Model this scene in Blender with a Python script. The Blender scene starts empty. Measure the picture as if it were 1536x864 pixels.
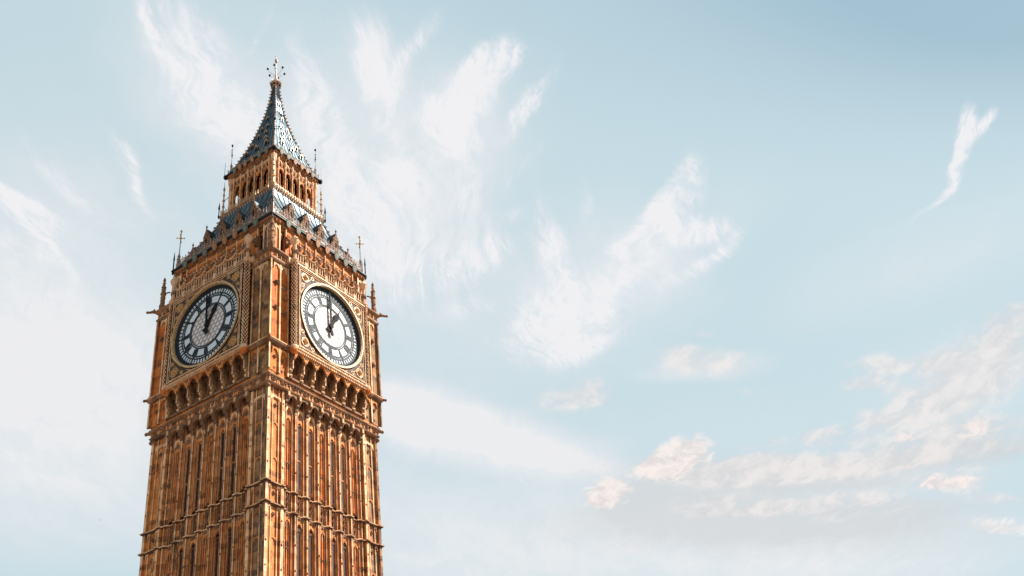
import bpy, math, random
from mathutils import Matrix, Vector
random.seed(7)
PI = math.pi
scene = bpy.context.scene
C = scene.collection

# ------------------------------------------------------------------ camera
cam = bpy.data.cameras.new('camera')
cam.sensor_width = 36.0
cam.lens = 1520.26 / 1536 * 36.0
cam.clip_start = 0.5
cam.clip_end = 20000
camo = bpy.data.objects.new('camera', cam)
C.objects.link(camo)
right = Vector((0.9725735, -0.19944236, -0.11968099))
fwd = Vector((0.231385, 0.77717227, 0.58520444))
up = Vector((-0.02370181, -0.59684672, 0.80200512))
camo.matrix_world = Matrix(((right.x, up.x, -fwd.x, 0.0), (right.y, up.y, -fwd.y, -77.144),
                            (right.z, up.z, -fwd.z, 5.313), (0, 0, 0, 1)))
scene.camera = camo

# ------------------------------------------------------------------ light and exposure
SUN_EL, SUN_AZ = math.radians(46), math.radians(1)      # azimuth counted from +X towards +Y
EXPOSURE = 1.5
SUN_STRENGTH = 4.8
SKY_STRENGTH = 0.10
scene.view_settings.view_transform = 'Standard'
scene.view_settings.look = 'None'
scene.view_settings.gamma = 1.0
scene.view_settings.use_curve_mapping = False
scene.view_settings.exposure = EXPOSURE
scene.cycles.max_bounces = 5
scene.cycles.diffuse_bounces = 3
scene.cycles.glossy_bounces = 2
sd = bpy.data.lights.new('sun', 'SUN')
sd.energy = SUN_STRENGTH
sd.angle = math.radians(0.53)
sd.color = (1.0, 0.93, 0.82)
sun = bpy.data.objects.new('sun', sd)
C.objects.link(sun)
sdir = Vector((math.cos(SUN_EL) * math.cos(SUN_AZ), math.cos(SUN_EL) * math.sin(SUN_AZ), math.sin(SUN_EL)))
sun.rotation_euler = sdir.to_track_quat('Z', 'Y').to_euler()
sun.location = (60, 0, 120)

# (x, y, half length, half width, heading, amount) on a flat cloud layer one unit up, forward along +y
CLOUD_AZ = 0.2894
VEIL = [
    (-0.7839, 1.4408, 0.2789, 0.2411, -2.4992, 0.75),
    (-0.9741, 1.7469, 0.4916, 0.3981, 2.0216, 0.85),
    (-0.3096, 2.4356, 0.742, 0.5604, -2.1031, 0.7),
    (-0.5852, 1.1803, 0.2605, 0.2117, -2.2267, 0.35),
    (-0.1914, 1.16, 0.294, 0.1889, 1.7469, 0.5),
    (0.7244, 1.5047, 0.2818, 0.1601, 2.8312, 0.35),
    (0.7187, 2.9491, 1.0265, 0.4911, -2.4613, 0.55),
    (-0.1139, 1.9094, 0.3468, 0.1119, -2.3693, 1.0),
    (-0.2324, 1.7695, 0.2071, 0.0919, -2.3123, 0.9),
    (0.0639, 2.0644, 0.214, 0.0579, -2.378, 0.7),
    (-0.2879, 0.8694, 0.1748, 0.1444, -2.3175, 0.3),
    (0.088, 1.5066, 0.2562, 0.2186, 2.2227, 0.35),
    (-0.2429, 1.4184, 0.4638, 0.3096, -1.849, 0.3),
    (-0.5931, 0.9941, 0.2253, 0.173, 2.0186, 0.3),
    (0.9468, 1.998, 0.3267, 0.2064, 0.9197, 0.3),
    (0.4357, 2.0228, 0.4864, 0.1766, -2.7703, 0.15),
    (0.6081, 2.8511, 0.9382, 0.3303, -2.6773, 0.5),
    (-0.0949, 1.0622, 0.2139, 0.1571, 1.5098, 0.35),
    (-0.7722, 1.3165, 0.2393, 0.1963, 2.2556, 0.4),
    (-0.0804, 1.86, 0.3373, 0.0869, -2.41, 0.6),
    (-0.8635, 1.5111, 0.379, 0.2176, 2.063, 0.35),
    (-0.0273, 0.9828, 0.1328, 0.0779, -1.8676, 0.3),
    (0.2178, 1.3606, 0.226, 0.0878, -2.0796, 0.35),
    (0.2842, 1.3403, 0.176, 0.0995, 2.2462, 0.3),
    (0.103, 1.4277, 0.2211, 0.1443, 1.5412, 0.3),
    (-0.3632, 0.8892, 0.198, 0.0871, -1.7333, 0.45),
    (-0.0052, 0.9499, 0.1137, 0.0649, 2.3561, 0.25),
    (-0.1393, 0.8991, 0.1165, 0.0547, -1.7577, 0.25),
    (0.3561, 1.732, 0.1427, 0.0621, -2.7764, 0.5),
    (0.2773, 1.7476, 0.085, 0.0343, -2.7942, 0.4),
    (-0.7172, 1.1148, 0.1406, 0.0955, -1.679, 0.35),
    (0.7765, 2.4166, 0.4813, 0.1002, -2.8627, 0.35),
]
PUFF = [
    (0.3561, 1.732, 0.1233, 0.0517, -2.7368, 1.17),
    (0.3006, 1.6791, 0.0491, 0.0273, -2.7069, 0.65),
    (0.09, 1.7716, 0.0839, 0.0549, 2.5288, 1.17),
    (0.475, 2.2743, 0.2758, 0.0792, -2.8534, 0.91),
    (0.7964, 2.3465, 0.2496, 0.0674, -2.8935, 1.04),
    (1.0074, 2.2714, 0.2235, 0.1086, -2.9028, 1.23),
    (0.7368, 1.8403, 0.0859, 0.0447, -2.7248, 1.23),
    (0.6961, 1.9156, 0.045, 0.0372, 3.1116, 1.17),
    (0.7773, 2.0984, 0.0767, 0.0432, -2.4813, 1.17),
    (0.9451, 1.9407, 0.1529, 0.0906, 1.0073, 1.43),
    (1.0023, 1.8498, 0.1281, 0.0612, 1.2002, 1.3),
    (0.8758, 2.0663, 0.0955, 0.07, -2.7632, 1.04),
    (1.0433, 2.5296, 0.1198, 0.051, -2.633, 1.17),
    (0.8348, 2.5391, 0.1353, 0.0539, -2.8242, 0.91),
    (1.2095, 2.6733, 0.1502, 0.0434, -2.5934, 0.91),
    (0.6661, 2.1612, 0.1142, 0.0476, -2.9233, 0.91),
    (1.3034, 2.9192, 0.1627, 0.037, -2.6048, 1.17),
    (0.3363, 1.6296, 0.0327, 0.0154, -2.7722, 0.78),
    (0.4492, 1.8649, 0.0648, 0.0198, -2.6724, 0.65),
    (0.7151, 2.5599, 0.3232, 0.0727, -2.7608, 0.65),
    (0.4415, 2.4599, 0.1756, 0.0838, -2.6433, 0.65),
    (0.1159, 1.8066, 0.0564, 0.0436, 2.781, 0.8),
    (0.9323, 2.053, 0.1377, 0.1122, -2.8213, 0.8),
    (0.7018, 2.2777, 0.2088, 0.0573, -2.8821, 0.7),
    (0.311, 2.2181, 0.1314, 0.0439, -2.5791, 0.9),
    (0.5333, 2.2214, 0.0981, 0.0434, -2.9593, 0.8),
    (0.4221, 2.2197, 0.1315, 0.0501, -2.9224, 0.8),
    (0.8845, 2.1644, 0.1886, 0.1073, -3.046, 0.5),
    (0.7225, 2.3978, 0.2314, 0.0726, -2.7447, 0.5),
    (0.9101, 1.726, 0.1076, 0.068, 1.7798, 0.4),
    (0.5227, 2.1316, 0.0411, 0.0249, 2.7159, 0.9),
    (0.4646, 2.1362, 0.0248, 0.0215, 2.8268, 0.8),
    (0.651, 2.1166, 0.0607, 0.0319, 3.0759, 0.9),
    (0.828, 1.9919, 0.1016, 0.0381, -2.7507, 0.7),
    (0.6167, 2.2493, 0.1011, 0.0252, -2.9295, 0.9),
    (0.9139, 1.9317, 0.1219, 0.0541, -2.2496, 0.8),
    (0.974, 1.7195, 0.0579, 0.0466, 1.9117, 0.7),
    (0.5945, 2.5158, 0.1107, 0.034, -2.8986, 0.8),
    (0.4711, 2.4087, 0.0855, 0.0333, -3.0311, 0.8),
    (0.296, 1.5844, 0.0188, 0.0106, -2.7185, 0.7),
    (0.5576, 1.6665, 0.021, 0.0097, -3.0219, 0.7),
    (0.4611, 2.4883, 0.1215, 0.0355, -3.1106, 0.6),
    (0.789, 2.6767, 0.1492, 0.044, -3.049, 0.6),
    (1.0766, 2.4609, 0.1247, 0.0378, -3.0121, 0.6),
    (0.8678, 2.2968, 0.2064, 0.0592, -2.9511, 0.7),
    (1.0563, 2.2186, 0.1145, 0.058, -2.9895, 0.8),
    (0.7556, 1.9274, 0.0682, 0.0352, -2.6198, 0.6),
    (0.841, 1.87, 0.0821, 0.0482, 3.0545, 0.7),
    (0.9551, 1.7864, 0.082, 0.0538, 1.4125, 0.7),
]
SHADE = [
    (0.5433, 2.3052, 0.3089, 0.0845, -2.7708, 1.04),
    (1.0202, 2.3181, 0.2105, 0.0667, -2.9349, 0.91),
    (0.4487, 2.549, 0.3981, 0.1623, -2.6835, 0.78),
    (0.2992, 2.3274, 0.1866, 0.1162, -2.8582, 0.65),
    (0.8682, 2.7064, 0.4327, 0.1074, -2.7405, 0.52),
    (0.4937, 2.2994, 0.4334, 0.1269, -2.765, 0.6),
    (0.6282, 2.5716, 0.5267, 0.1628, -2.7288, 0.5),
    (0.6478, 2.717, 0.7363, 0.1734, -2.7011, 0.9),
    (0.3023, 2.4091, 0.2464, 0.1371, -2.8298, 0.7),
    (1.0034, 2.3786, 0.2799, 0.0711, -2.9942, 1.0),
    (1.0064, 2.6664, 0.33, 0.0871, -2.8242, 0.6),
    (0.6223, 2.2875, 0.3544, 0.0497, -2.8451, 0.8),
    (0.7261, 2.4188, 0.4855, 0.0613, -2.8437, 0.7),
    (1.0416, 2.336, 0.1912, 0.0381, -2.9866, 0.8),
]
DEEP = [
    (0.6471, 0.7845, 0.8404, 0.3581, -2.7819, 0.95),
    (0.6859, 0.9107, 0.4248, 0.1791, -2.7824, 0.35),
]
LUMP = [
    (0.3378, 2.1284, 0.0957, 0.0585, 1.4248, 1.44),
    (0.2703, 2.1825, 0.0888, 0.0446, -2.0747, 1.32),
    (0.2922, 2.1407, 0.0856, 0.0399, 1.4412, 0.96),
    (0.1599, 2.2701, 0.0951, 0.0651, 1.6837, 1.32),
    (0.1353, 2.3001, 0.0554, 0.0392, 1.5092, 0.84),
    (1.0037, 2.5117, 0.074, 0.0384, 0.9769, 0.96),
    (1.0784, 2.5295, 0.0737, 0.0361, 1.0113, 0.96),
    (1.0235, 2.2149, 0.0581, 0.0431, 0.8761, 0.84),
    (0.8558, 2.2088, 0.0472, 0.0356, -2.4373, 0.72),
]
CIRRUS = [
    (-0.3529, 0.834, 0.1264, 0.0358, -1.665, 1.0),
    (-0.3331, 0.9319, 0.1217, 0.044, -1.727, 0.9),
    (-0.3815, 0.745, 0.0497, 0.0083, -1.5904, 0.55),
    (-0.34, 0.7332, 0.038, 0.0053, 1.8044, 0.4),
    (-0.2673, 0.7865, 0.0289, 0.0047, 2.187, 0.6),
    (-0.2198, 0.9065, 0.0961, 0.0266, -1.5775, 0.7),
    (-0.1317, 0.8607, 0.0666, 0.0237, 1.6086, 0.95),
    (-0.1311, 0.9244, 0.0619, 0.0233, -1.6343, 0.7),
    (-0.0761, 0.8603, 0.0541, 0.0143, 2.134, 0.7),
    (0.0238, 0.8853, 0.0356, 0.0233, 2.5182, 1.1),
    (-0.0082, 0.9372, 0.0773, 0.0255, 2.1299, 1.15),
    (-0.0469, 0.9916, 0.0492, 0.022, -1.9539, 1.0),
    (0.0667, 0.9522, 0.0558, 0.0121, 2.0953, 0.8),
    (0.0404, 0.9969, 0.042, 0.0129, 2.179, 0.6),
    (-0.055, 0.9835, 0.0527, 0.011, -1.6692, 0.8),
    (-0.0536, 1.1147, 0.097, 0.0346, -1.7525, 0.55),
    (-0.1436, 1.0657, 0.0792, 0.032, 2.1816, 0.75),
    (-0.2076, 1.1405, 0.1383, 0.0539, -1.7336, 0.95),
    (-0.1497, 1.1539, 0.0987, 0.0352, -1.6571, 0.7),
    (-0.1829, 1.28, 0.1118, 0.0289, -1.653, 0.6),
    (-0.11, 1.298, 0.089, 0.0448, 2.4147, 0.8),
    (-0.0444, 1.2962, 0.0672, 0.0367, 2.2136, 0.7),
    (0.0219, 1.1824, 0.0216, 0.0139, 2.8386, 0.8),
    (0.0481, 1.0793, 0.0593, 0.0091, 2.1494, 0.45),
    (-0.4924, 0.9621, 0.0576, 0.0094, 1.6367, 0.7),
    (-0.4917, 1.0309, 0.0702, 0.0086, 1.691, 0.6),
    (-0.649, 1.0239, 0.0545, 0.0105, -2.0093, 0.7),
    (-0.6616, 1.0807, 0.0945, 0.0243, -1.9501, 0.7),
    (-0.5877, 1.0235, 0.1038, 0.0153, -1.6652, 0.45),
    (-0.7064, 1.1337, 0.0737, 0.0365, -2.0766, 0.6),
    (0.2619, 1.2008, 0.0723, 0.0199, 1.9388, 0.9),
    (0.2489, 1.2794, 0.105, 0.033, 2.0303, 1.0),
    (0.3213, 1.3138, 0.0378, 0.0329, 2.9209, 1.0),
    (0.3487, 1.3834, 0.0594, 0.0181, 2.1584, 0.8),
    (0.0779, 1.2476, 0.083, 0.0168, -1.6685, 1.0),
    (0.0837, 1.346, 0.1041, 0.0251, -1.8284, 0.8),
    (0.1322, 1.203, 0.0741, 0.0123, -1.7389, 0.4),
    (0.1726, 1.4061, 0.129, 0.054, 2.1608, 0.95),
    (0.0889, 1.4856, 0.1155, 0.0762, 2.1243, 0.95),
    (0.0245, 1.5556, 0.0924, 0.0585, 2.0454, 0.75),
    (0.1214, 1.6053, 0.072, 0.0478, 2.4884, 0.7),
    (-0.084, 1.4399, 0.0703, 0.0443, 3.0727, 0.5),
    (0.2661, 1.4495, 0.0672, 0.0246, 2.2483, 0.5),
    (0.7109, 1.1496, 0.0345, 0.0103, 1.522, 0.9),
    (0.7441, 1.1594, 0.0311, 0.009, 1.6854, 1.1),
    (0.7261, 1.2035, 0.0548, 0.0103, -1.6479, 1.0),
    (-0.2556, 1.3167, 0.0953, 0.0394, -1.8602, 0.5),
    (1.3256, 2.9276, 0.1587, 0.0322, -2.478, 1.1),
    (-0.6593, 1.0969, 0.0989, 0.0143, -1.6969, 0.6),
    (-0.754, 1.1899, 0.0558, 0.0246, -2.5782, 0.5),
    (0.7226, 1.2595, 0.0484, 0.0094, -1.6472, 1.1),
    (0.7129, 1.3125, 0.0369, 0.0098, 1.9707, 1.0),
    (0.6943, 1.3577, 0.0455, 0.0101, 1.981, 0.6),
]


class NT:
    """small helper to write node trees"""
    def __init__(s, tree):
        s.t = tree
        s.l = tree.links

    def n(s, typ, **kw):
        nd = s.t.nodes.new(typ)
        for k, v in kw.items():
            setattr(nd, k, v)
        return nd

    def put(s, sock, v):
        if hasattr(v, 'is_output'):
            s.l.new(v, sock)
        elif v is not None:
            sock.default_value = v

    def math(s, op, a, b=None, c=None, clamp=False):
        nd = s.n('ShaderNodeMath', operation=op, use_clamp=clamp)
        s.put(nd.inputs[0], a)
        s.put(nd.inputs[1], b)
        s.put(nd.inputs[2], c)
        return nd.outputs[0]

    def vmath(s, op, a, b=None, c=None):
        nd = s.n('ShaderNodeVectorMath', operation=op)
        s.put(nd.inputs[0], a)
        s.put(nd.inputs[1], b)
        if c is not None:
            s.put(nd.inputs[2], c)
        return nd.outputs[0]

    def noise(s, vec, scale, detail=4, rough=0.55, dist=0.0, out=0, lac=2.0):
        nd = s.n('ShaderNodeTexNoise')
        s.put(nd.inputs['Vector'], vec)
        nd.inputs['Scale'].default_value = scale
        nd.inputs['Detail'].default_value = detail
        nd.inputs['Roughness'].default_value = rough
        nd.inputs['Distortion'].default_value = dist
        nd.inputs['Lacunarity'].default_value = lac
        return nd.outputs[out]

    def mapping(s, vec, loc=(0, 0, 0), rot=(0, 0, 0), sc=(1, 1, 1), typ='POINT'):
        nd = s.n('ShaderNodeMapping', vector_type=typ)
        s.put(nd.inputs[0], vec)
        nd.inputs['Location'].default_value = loc
        nd.inputs['Rotation'].default_value = rot
        nd.inputs['Scale'].default_value = sc
        return nd.outputs[0]

    def mix(s, f, a, b, blend='MIX'):
        nd = s.n('ShaderNodeMix', data_type='RGBA', blend_type=blend)
        s.put(nd.inputs[0], f)
        s.put(nd.inputs[6], a)
        s.put(nd.inputs[7], b)
        return nd.outputs[2]

    def smooth(s, v, lo, hi, a=0.0, b=1.0, typ='SMOOTHSTEP'):
        nd = s.n('ShaderNodeMapRange', interpolation_type=typ)
        s.put(nd.inputs[0], v)
        nd.inputs[1].default_value = lo
        nd.inputs[2].default_value = hi
        nd.inputs[3].default_value = a
        nd.inputs[4].default_value = b
        return nd.outputs[0]


def build_world():
    w = bpy.data.worlds.new('World')
    scene.world = w
    w.use_nodes = True
    t = w.node_tree
    t.nodes.clear()
    N = NT(t)
    sky = N.n('ShaderNodeTexSky', sky_type='NISHITA')
    sky.sun_disc = False
    sky.sun_elevation = SUN_EL
    sky.sun_rotation = PI / 2 - SUN_AZ
    sky.air_density = 1.0
    sky.dust_density = 1.0
    sky.ozone_density = 1.0
    tc = N.n('ShaderNodeTexCoord')
    d = tc.outputs['Generated']
    sep = N.n('ShaderNodeSeparateXYZ')
    N.put(sep.inputs[0], d)
    z = N.math('MAXIMUM', sep.outputs[2], 0.03)
    # flat cloud layer seen in perspective: direction / height
    flat = N.vmath('DIVIDE', d, N.n('ShaderNodeCombineXYZ').outputs[0])
    comb = flat.node.inputs[1].links[0].from_node
    for i in range(3):
        N.put(comb.inputs[i], z)
    p = N.mapping(flat, rot=(0, 0, CLOUD_AZ))
    p = N.vmath('MULTIPLY', p, (1, 1, 0))
    # domain warps
    def warp(v, scale, amt, detail=3):
        nz = N.noise(v, scale, detail, 0.55, out=1)
        nz = N.vmath('SUBTRACT', nz, (0.5, 0.5, 0.5))
        return N.vmath('MULTIPLY_ADD', nz, (amt, amt, 0), v)
    def blobs(v, lst, k=1.45):
        acc = None
        for (x, y, a, b, th, st) in lst:
            m = N.mapping(v, loc=(x, y, 0), rot=(0, 0, th), sc=(a * k, b * k, 1), typ='TEXTURE')
            g = N.n('ShaderNodeTexGradient', gradient_type='QUADRATIC_SPHERE' if False else 'SPHERICAL')
            N.put(g.inputs[0], m)
            g = N.smooth(g.outputs[1], 0.0, 1.0, 0.0, st)
            acc = g if acc is None else N.math('ADD', acc, g)
        return acc
    pw = warp(warp(p, 2.0, 0.09), 7.0, 0.06)
    pc = warp(warp(p, 5.0, 0.10), 20.0, 0.035)
    # cirrus: filaments drawn out along the layer's forward axis, bent by slow eddies
    def fibres(scale, stretch, bend, gain, det, rot):
        v = N.mapping(warp(warp(p, 1.3, bend, 2), 5.0, bend * 0.22, 3), rot=(0, 0, rot), sc=(1.0, stretch, 1))
        nz = N.noise(v, scale, det, 0.6, 0.25)
        r = N.math('ABSOLUTE', N.math('MULTIPLY_ADD', nz, gain, -0.5 * gain))
        return N.math('SUBTRACT', 1.0, r, clamp=True)
    f1 = fibres(13.0, 0.22, 0.55, 5.5, 6, -0.10)
    f2 = fibres(34.0, 0.20, 0.5, 4.5, 6, 0.06)
    f3 = fibres(80.0, 0.30, 0.4, 3.5, 4, -0.25)
    low = N.noise(N.mapping(pw, sc=(1, 0.5, 1)), 7.0, 8, 0.64, 0.5)
    fib2 = low
    cm = blobs(pw, CIRRUS, 1.95)
    fl = N.math('MULTIPLY_ADD', f1, 0.34, N.math('MULTIPLY_ADD', f2, 0.38, N.math('MULTIPLY', f3, 0.28)))
    body = N.math('MULTIPLY_ADD', fl, 3.6, N.math('MULTIPLY_ADD', low, 6.5, -5.95))
    body = N.smooth(N.math('ADD', body, cm), -0.35, 2.3)
    body = N.math('MULTIPLY', body, N.smooth(cm, 0.0, 0.8))
    fl = N.smooth(fl, 0.30, 0.90, 0.0, 1.1, 'LINEAR')
    cir = N.math('MULTIPLY', body, N.math('MULTIPLY_ADD', fl, 0.55, 0.5))
    cir = N.math('ADD', cir, N.math('MULTIPLY', N.smooth(cm, 0.0, 1.5), 0.30), clamp=True)
    veil = N.math('MULTIPLY', blobs(pw, VEIL), N.math('MULTIPLY', N.smooth(low, 0.25, 0.7, 0.6, 1.0), N.smooth(fl, 0.1, 1.1, 0.80, 1.06, 'LINEAR')), clamp=True)
    veil = N.math('MULTIPLY', veil, 0.95)
    # cumulus: soft scraps, and a few firm heads
    pn = N.noise(N.mapping(pc, sc=(1.15, 0.6, 1)), 9.0, 8, 0.62, 0.2)
    pn2 = N.noise(N.mapping(pc, sc=(1.1, 0.6, 1)), 24.0, 7, 0.66, 0.3)
    pm = blobs(pc, PUFF, 1.55)
    lumpy = N.math('MULTIPLY_ADD', pn2, 0.4, N.math('MULTIPLY', pn, 0.6))
    puff = N.math('ADD', pm, N.math('MULTIPLY_ADD', lumpy, 8.5, -3.95))
    puff = N.math('MULTIPLY', N.smooth(puff, -0.2, 2.1), N.smooth(pm, 0.0, 0.9), clamp=True)
    lm = blobs(warp(p, 16.0, 0.06, 5), LUMP)
    lump = N.math('ADD', lm, N.math('MULTIPLY_ADD', pn2, 2.2, -1.1))
    lump = N.math('MULTIPLY', N.smooth(lump, 0.15, 0.85), N.smooth(lm, 0.03, 0.35), clamp=True)
    sh = N.math('MULTIPLY', blobs(pc, SHADE), N.smooth(pn, 0.3, 0.6, 0.5, 1.0), clamp=True)
    # air: sky colour, paler towards the horizon
    hs = N.n('ShaderNodeHueSaturation')
    hs.inputs['Saturation'].default_value = 0.62
    hs.inputs['Hue'].default_value = 0.485
    N.put(hs.inputs['Color'], sky.outputs[0])
    K = 1.0 / SKY_STRENGTH
    E = 2.0 ** (-EXPOSURE)
    def col(r, g, b):
        return (r * K * E, g * K * E, b * K * E, 1)
    base = N.mix(0.93, hs.outputs[0], col(0.555, 0.695, 0.752))
    deep = N.math('MULTIPLY', blobs(p, DEEP), 1.0, clamp=True)
    base = N.mix(deep, base, col(0.36, 0.53, 0.635))
    hz = N.smooth(sep.outputs[2], 0.18, 0.75, 0.5, 0.0, 'LINEAR')
    base = N.mix(hz, base, col(0.61, 0.75, 0.80))
    c = N.mix(veil, base, col(0.86, 0.855, 0.872))
    c = N.mix(N.math('MULTIPLY', sh, 0.7), c, col(0.66, 0.675, 0.69))
    c = N.mix(N.math('MULTIPLY', cir, 0.95), c, col(0.885, 0.88, 0.90))
    warm = N.mix(N.smooth(lumpy, 0.40, 0.60), col(0.71, 0.70, 0.71), col(0.89, 0.84, 0.82))
    c = N.mix(N.math('MULTIPLY', puff, 0.80), c, warm)
    lc = N.mix(N.smooth(pn2, 0.36, 0.60), col(0.77, 0.71, 0.71), col(0.96, 0.88, 0.84))
    c = N.mix(N.math('MULTIPLY', lump, 0.9), c, lc)
    bg = N.n('ShaderNodeBackground')
    N.put(bg.inputs[0], c)
    bg.inputs[1].default_value = SKY_STRENGTH
    out = N.n('ShaderNodeOutputWorld')
    N.l.new(bg.outputs[0], out.inputs[0])
    w.cycles.sampling_method = 'MANUAL'
    w.cycles.sample_map_resolution = 256


build_world()

# ------------------------------------------------------------------ materials
def principled(name):
    m = bpy.data.materials.new(name)
    m.use_nodes = True
    N = NT(m.node_tree)
    b = m.node_tree.nodes['Principled BSDF']
    return m, N, b


def stone(name, c1, c2, dark, dirt=0.5, block=0.35, bump=0.25, rust=0.5, more=0.0):
    m, N, b = principled(name)
    tc = N.n('ShaderNodeTexCoord').outputs['Object']
    # coursed ashlar: every block has its own tone
    row = N.vmath('MULTIPLY', tc, (1.55, 1.55, 2.3))
    row = N.vmath('ADD', row, (0.37, 0.21, 0.13))
    cell = N.vmath('FLOOR', row)
    wn = N.n('ShaderNodeTexWhiteNoise', noise_dimensions='3D')
    N.put(wn.inputs['Vector'], cell)
    big = N.noise(tc, 0.28, 4, 0.6)
    mid = N.noise(tc, 2.2, 6, 0.65)
    streak = N.noise(N.mapping(tc, sc=(1, 1, 0.12)), 3.2, 5, 0.6)
    f = N.math('MULTIPLY_ADD', mid, 0.9, -0.45)
    f = N.math('ADD', f, N.math('MULTIPLY_ADD', streak, 1.6, -0.8))
    f = N.math('ADD', f, N.math('MULTIPLY_ADD', wn.outputs['Value'], 0.5, 0.25))
    col = N.mix(N.math('ADD', f, 0.0, clamp=True), c1 + (1,), c2 + (1,))
    # iron-stained orange patches that run down the face
    rs = N.noise(N.mapping(tc, sc=(1, 1, 0.22)), 0.75, 5, 0.62)
    col = N.mix(N.math('MULTIPLY', N.smooth(rs, 0.5, 0.68), rust), col, (c1[0] * 1.25, c1[1] * 0.85, c1[2] * 0.7, 1))
    # soot-darkened blocks and run-off stains
    sep = N.n('ShaderNodeSeparateColor')
    N.put(sep.inputs[0], wn.outputs['Color'])
    blk = N.math('MULTIPLY', N.smooth(sep.outputs[1], 0.70 - more, 0.86 - more), N.smooth(N.math('MULTIPLY_ADD', mid, 0.5, N.math('MULTIPLY', big, 0.6)), 0.44 - more, 0.60 - more))
    blk = N.math('MULTIPLY', N.math('MULTIPLY', blk, block), N.smooth(N.noise(tc, 5.0, 5, 0.7), 0.36, 0.58, 0.35, 1.0))
    st = N.smooth(N.math('ADD', N.math('MULTIPLY', streak, 0.6), N.math('MULTIPLY', mid, 0.5)), 0.56, 0.74)
    st = N.math('MULTIPLY', st, dirt)
    k = N.math('MAXIMUM', blk, st, clamp=True)
    col = N.mix(k, col, dark + (1,))
    N.put(b.inputs['Base Color'], col)
    b.inputs['Roughness'].default_value = 0.85
    b.inputs['Specular IOR Level'].default_value = 0.25
    bp = N.n('ShaderNodeBump')
    bp.inputs['Strength'].default_value = bump
    bp.inputs['Distance'].default_value = 0.06
    N.put(bp.inputs['Height'], N.noise(tc, 9.0, 6, 0.65))
    N.put(b.inputs['Normal'], bp.outputs[0])
    return m


def plain(name, c, rough=0.6, metal=0.0, var=0.25, scale=3.0, spec=0.5, c2=None):
    m, N, b = principled(name)
    tc = N.n('ShaderNodeTexCoord').outputs['Object']
    nz = N.noise(tc, scale, 6, 0.65)
    lo = tuple(x * (1 - var) for x in c) if c2 is None else c2
    N.put(b.inputs['Base Color'], N.mix(N.smooth(nz, 0.35, 0.65), lo + (1,), c + (1,)))
    N.put(b.inputs['Roughness'], N.smooth(nz, 0.3, 0.7, rough + 0.08, rough - 0.06))
    b.inputs['Metallic'].default_value = metal
    b.inputs['Specular IOR Level'].default_value = spec
    return m


M = {}
M['stone'] = stone('honey_limestone', (0.28, 0.078, 0.018), (0.70, 0.275, 0.078), (0.060, 0.030, 0.020), 1.0, 0.8)
M['pier'] = stone('grey_pier_limestone', (0.13, 0.062, 0.030), (0.40, 0.205, 0.092), (0.050, 0.038, 0.033), 1.0, 0.85, 0.3, 0.2, 0.18)
M['deep'] = stone('orange_limestone', (0.32, 0.072, 0.012), (0.60, 0.185, 0.036), (0.070, 0.026, 0.012), 0.8, 0.6)
M['rib'] = stone('pale_limestone', (0.40, 0.175, 0.068), (0.84, 0.57, 0.36), (0.15, 0.075, 0.04), 0.8, 0.6, 0.25, 0.3)
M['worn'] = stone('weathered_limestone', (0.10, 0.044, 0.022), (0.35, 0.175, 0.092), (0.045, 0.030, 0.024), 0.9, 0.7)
M['umber'] = stone('dark_carving_and_shade', (0.050, 0.022, 0.013), (0.13, 0.055, 0.028), (0.03, 0.02, 0.018), 0.8, 0.7)  # dark carved stone; also paints shade under string courses and in corbel pockets
M['pink'] = stone('painted_cream_stone', (0.40, 0.20, 0.10), (0.70, 0.46, 0.31), (0.15, 0.09, 0.06), 0.6, 0.2, 0.25, 0.2)
M['gilt'] = plain('gilded_iron', (0.54, 0.31, 0.14), 0.5, 0.1, 0.5, 6.0)
M['bark'] = plain('tarnished_gilding', (0.44, 0.27, 0.19), 0.5, 0.2, 0.6, 9.0)
M['gold'] = plain('gold_leaf', (0.62, 0.32, 0.10), 0.4, 0.3, 0.4, 6.0)
M['bronze'] = plain('bronze_panel', (0.085, 0.042, 0.022), 0.7, 0.0, 0.5, 4.0, 0.2)
M['shadow'] = plain('dark_interior', (0.02, 0.014, 0.01), 0.9, 0, 0.3, 3.0, 0.1)
M['glass'] = plain('leaded_window_glass', (0.014, 0.014, 0.016), 0.6, 0, 0.4, 5.0, 0.15)
M['iron'] = plain('dark_blue_iron', (0.016, 0.022, 0.032), 0.6, 0, 0.3, 5.0, 0.15)
M['black'] = plain('blackened_iron', (0.010, 0.011, 0.014), 0.75, 0, 0.3, 5.0, 0.08)
M['green'] = plain('verdigris_paint', (0.060, 0.120, 0.105), 0.6, 0, 0.5, 7.0)
M['tan'] = plain('ochre_paint', (0.34, 0.13, 0.04), 0.6, 0, 0.5, 7.0)
M['zinc'] = plain('weathered_roof_iron_trim', (0.46, 0.32, 0.26), 0.6, 0.0, 0.6, 7.0, 0.2, (0.07, 0.045, 0.038))
M['tin'] = plain('lattice_lead', (0.26, 0.18, 0.17), 0.5, 0, 0.3, 5.0)
M['opal'] = plain('opal_glass', (0.50, 0.53, 0.58), 0.2, 0, 0.10, 1.6, 0.8)
M['opal_warm'] = plain('opal_glass_centre', (0.52, 0.475, 0.475), 0.22, 0, 0.10, 1.6, 0.8)


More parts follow.
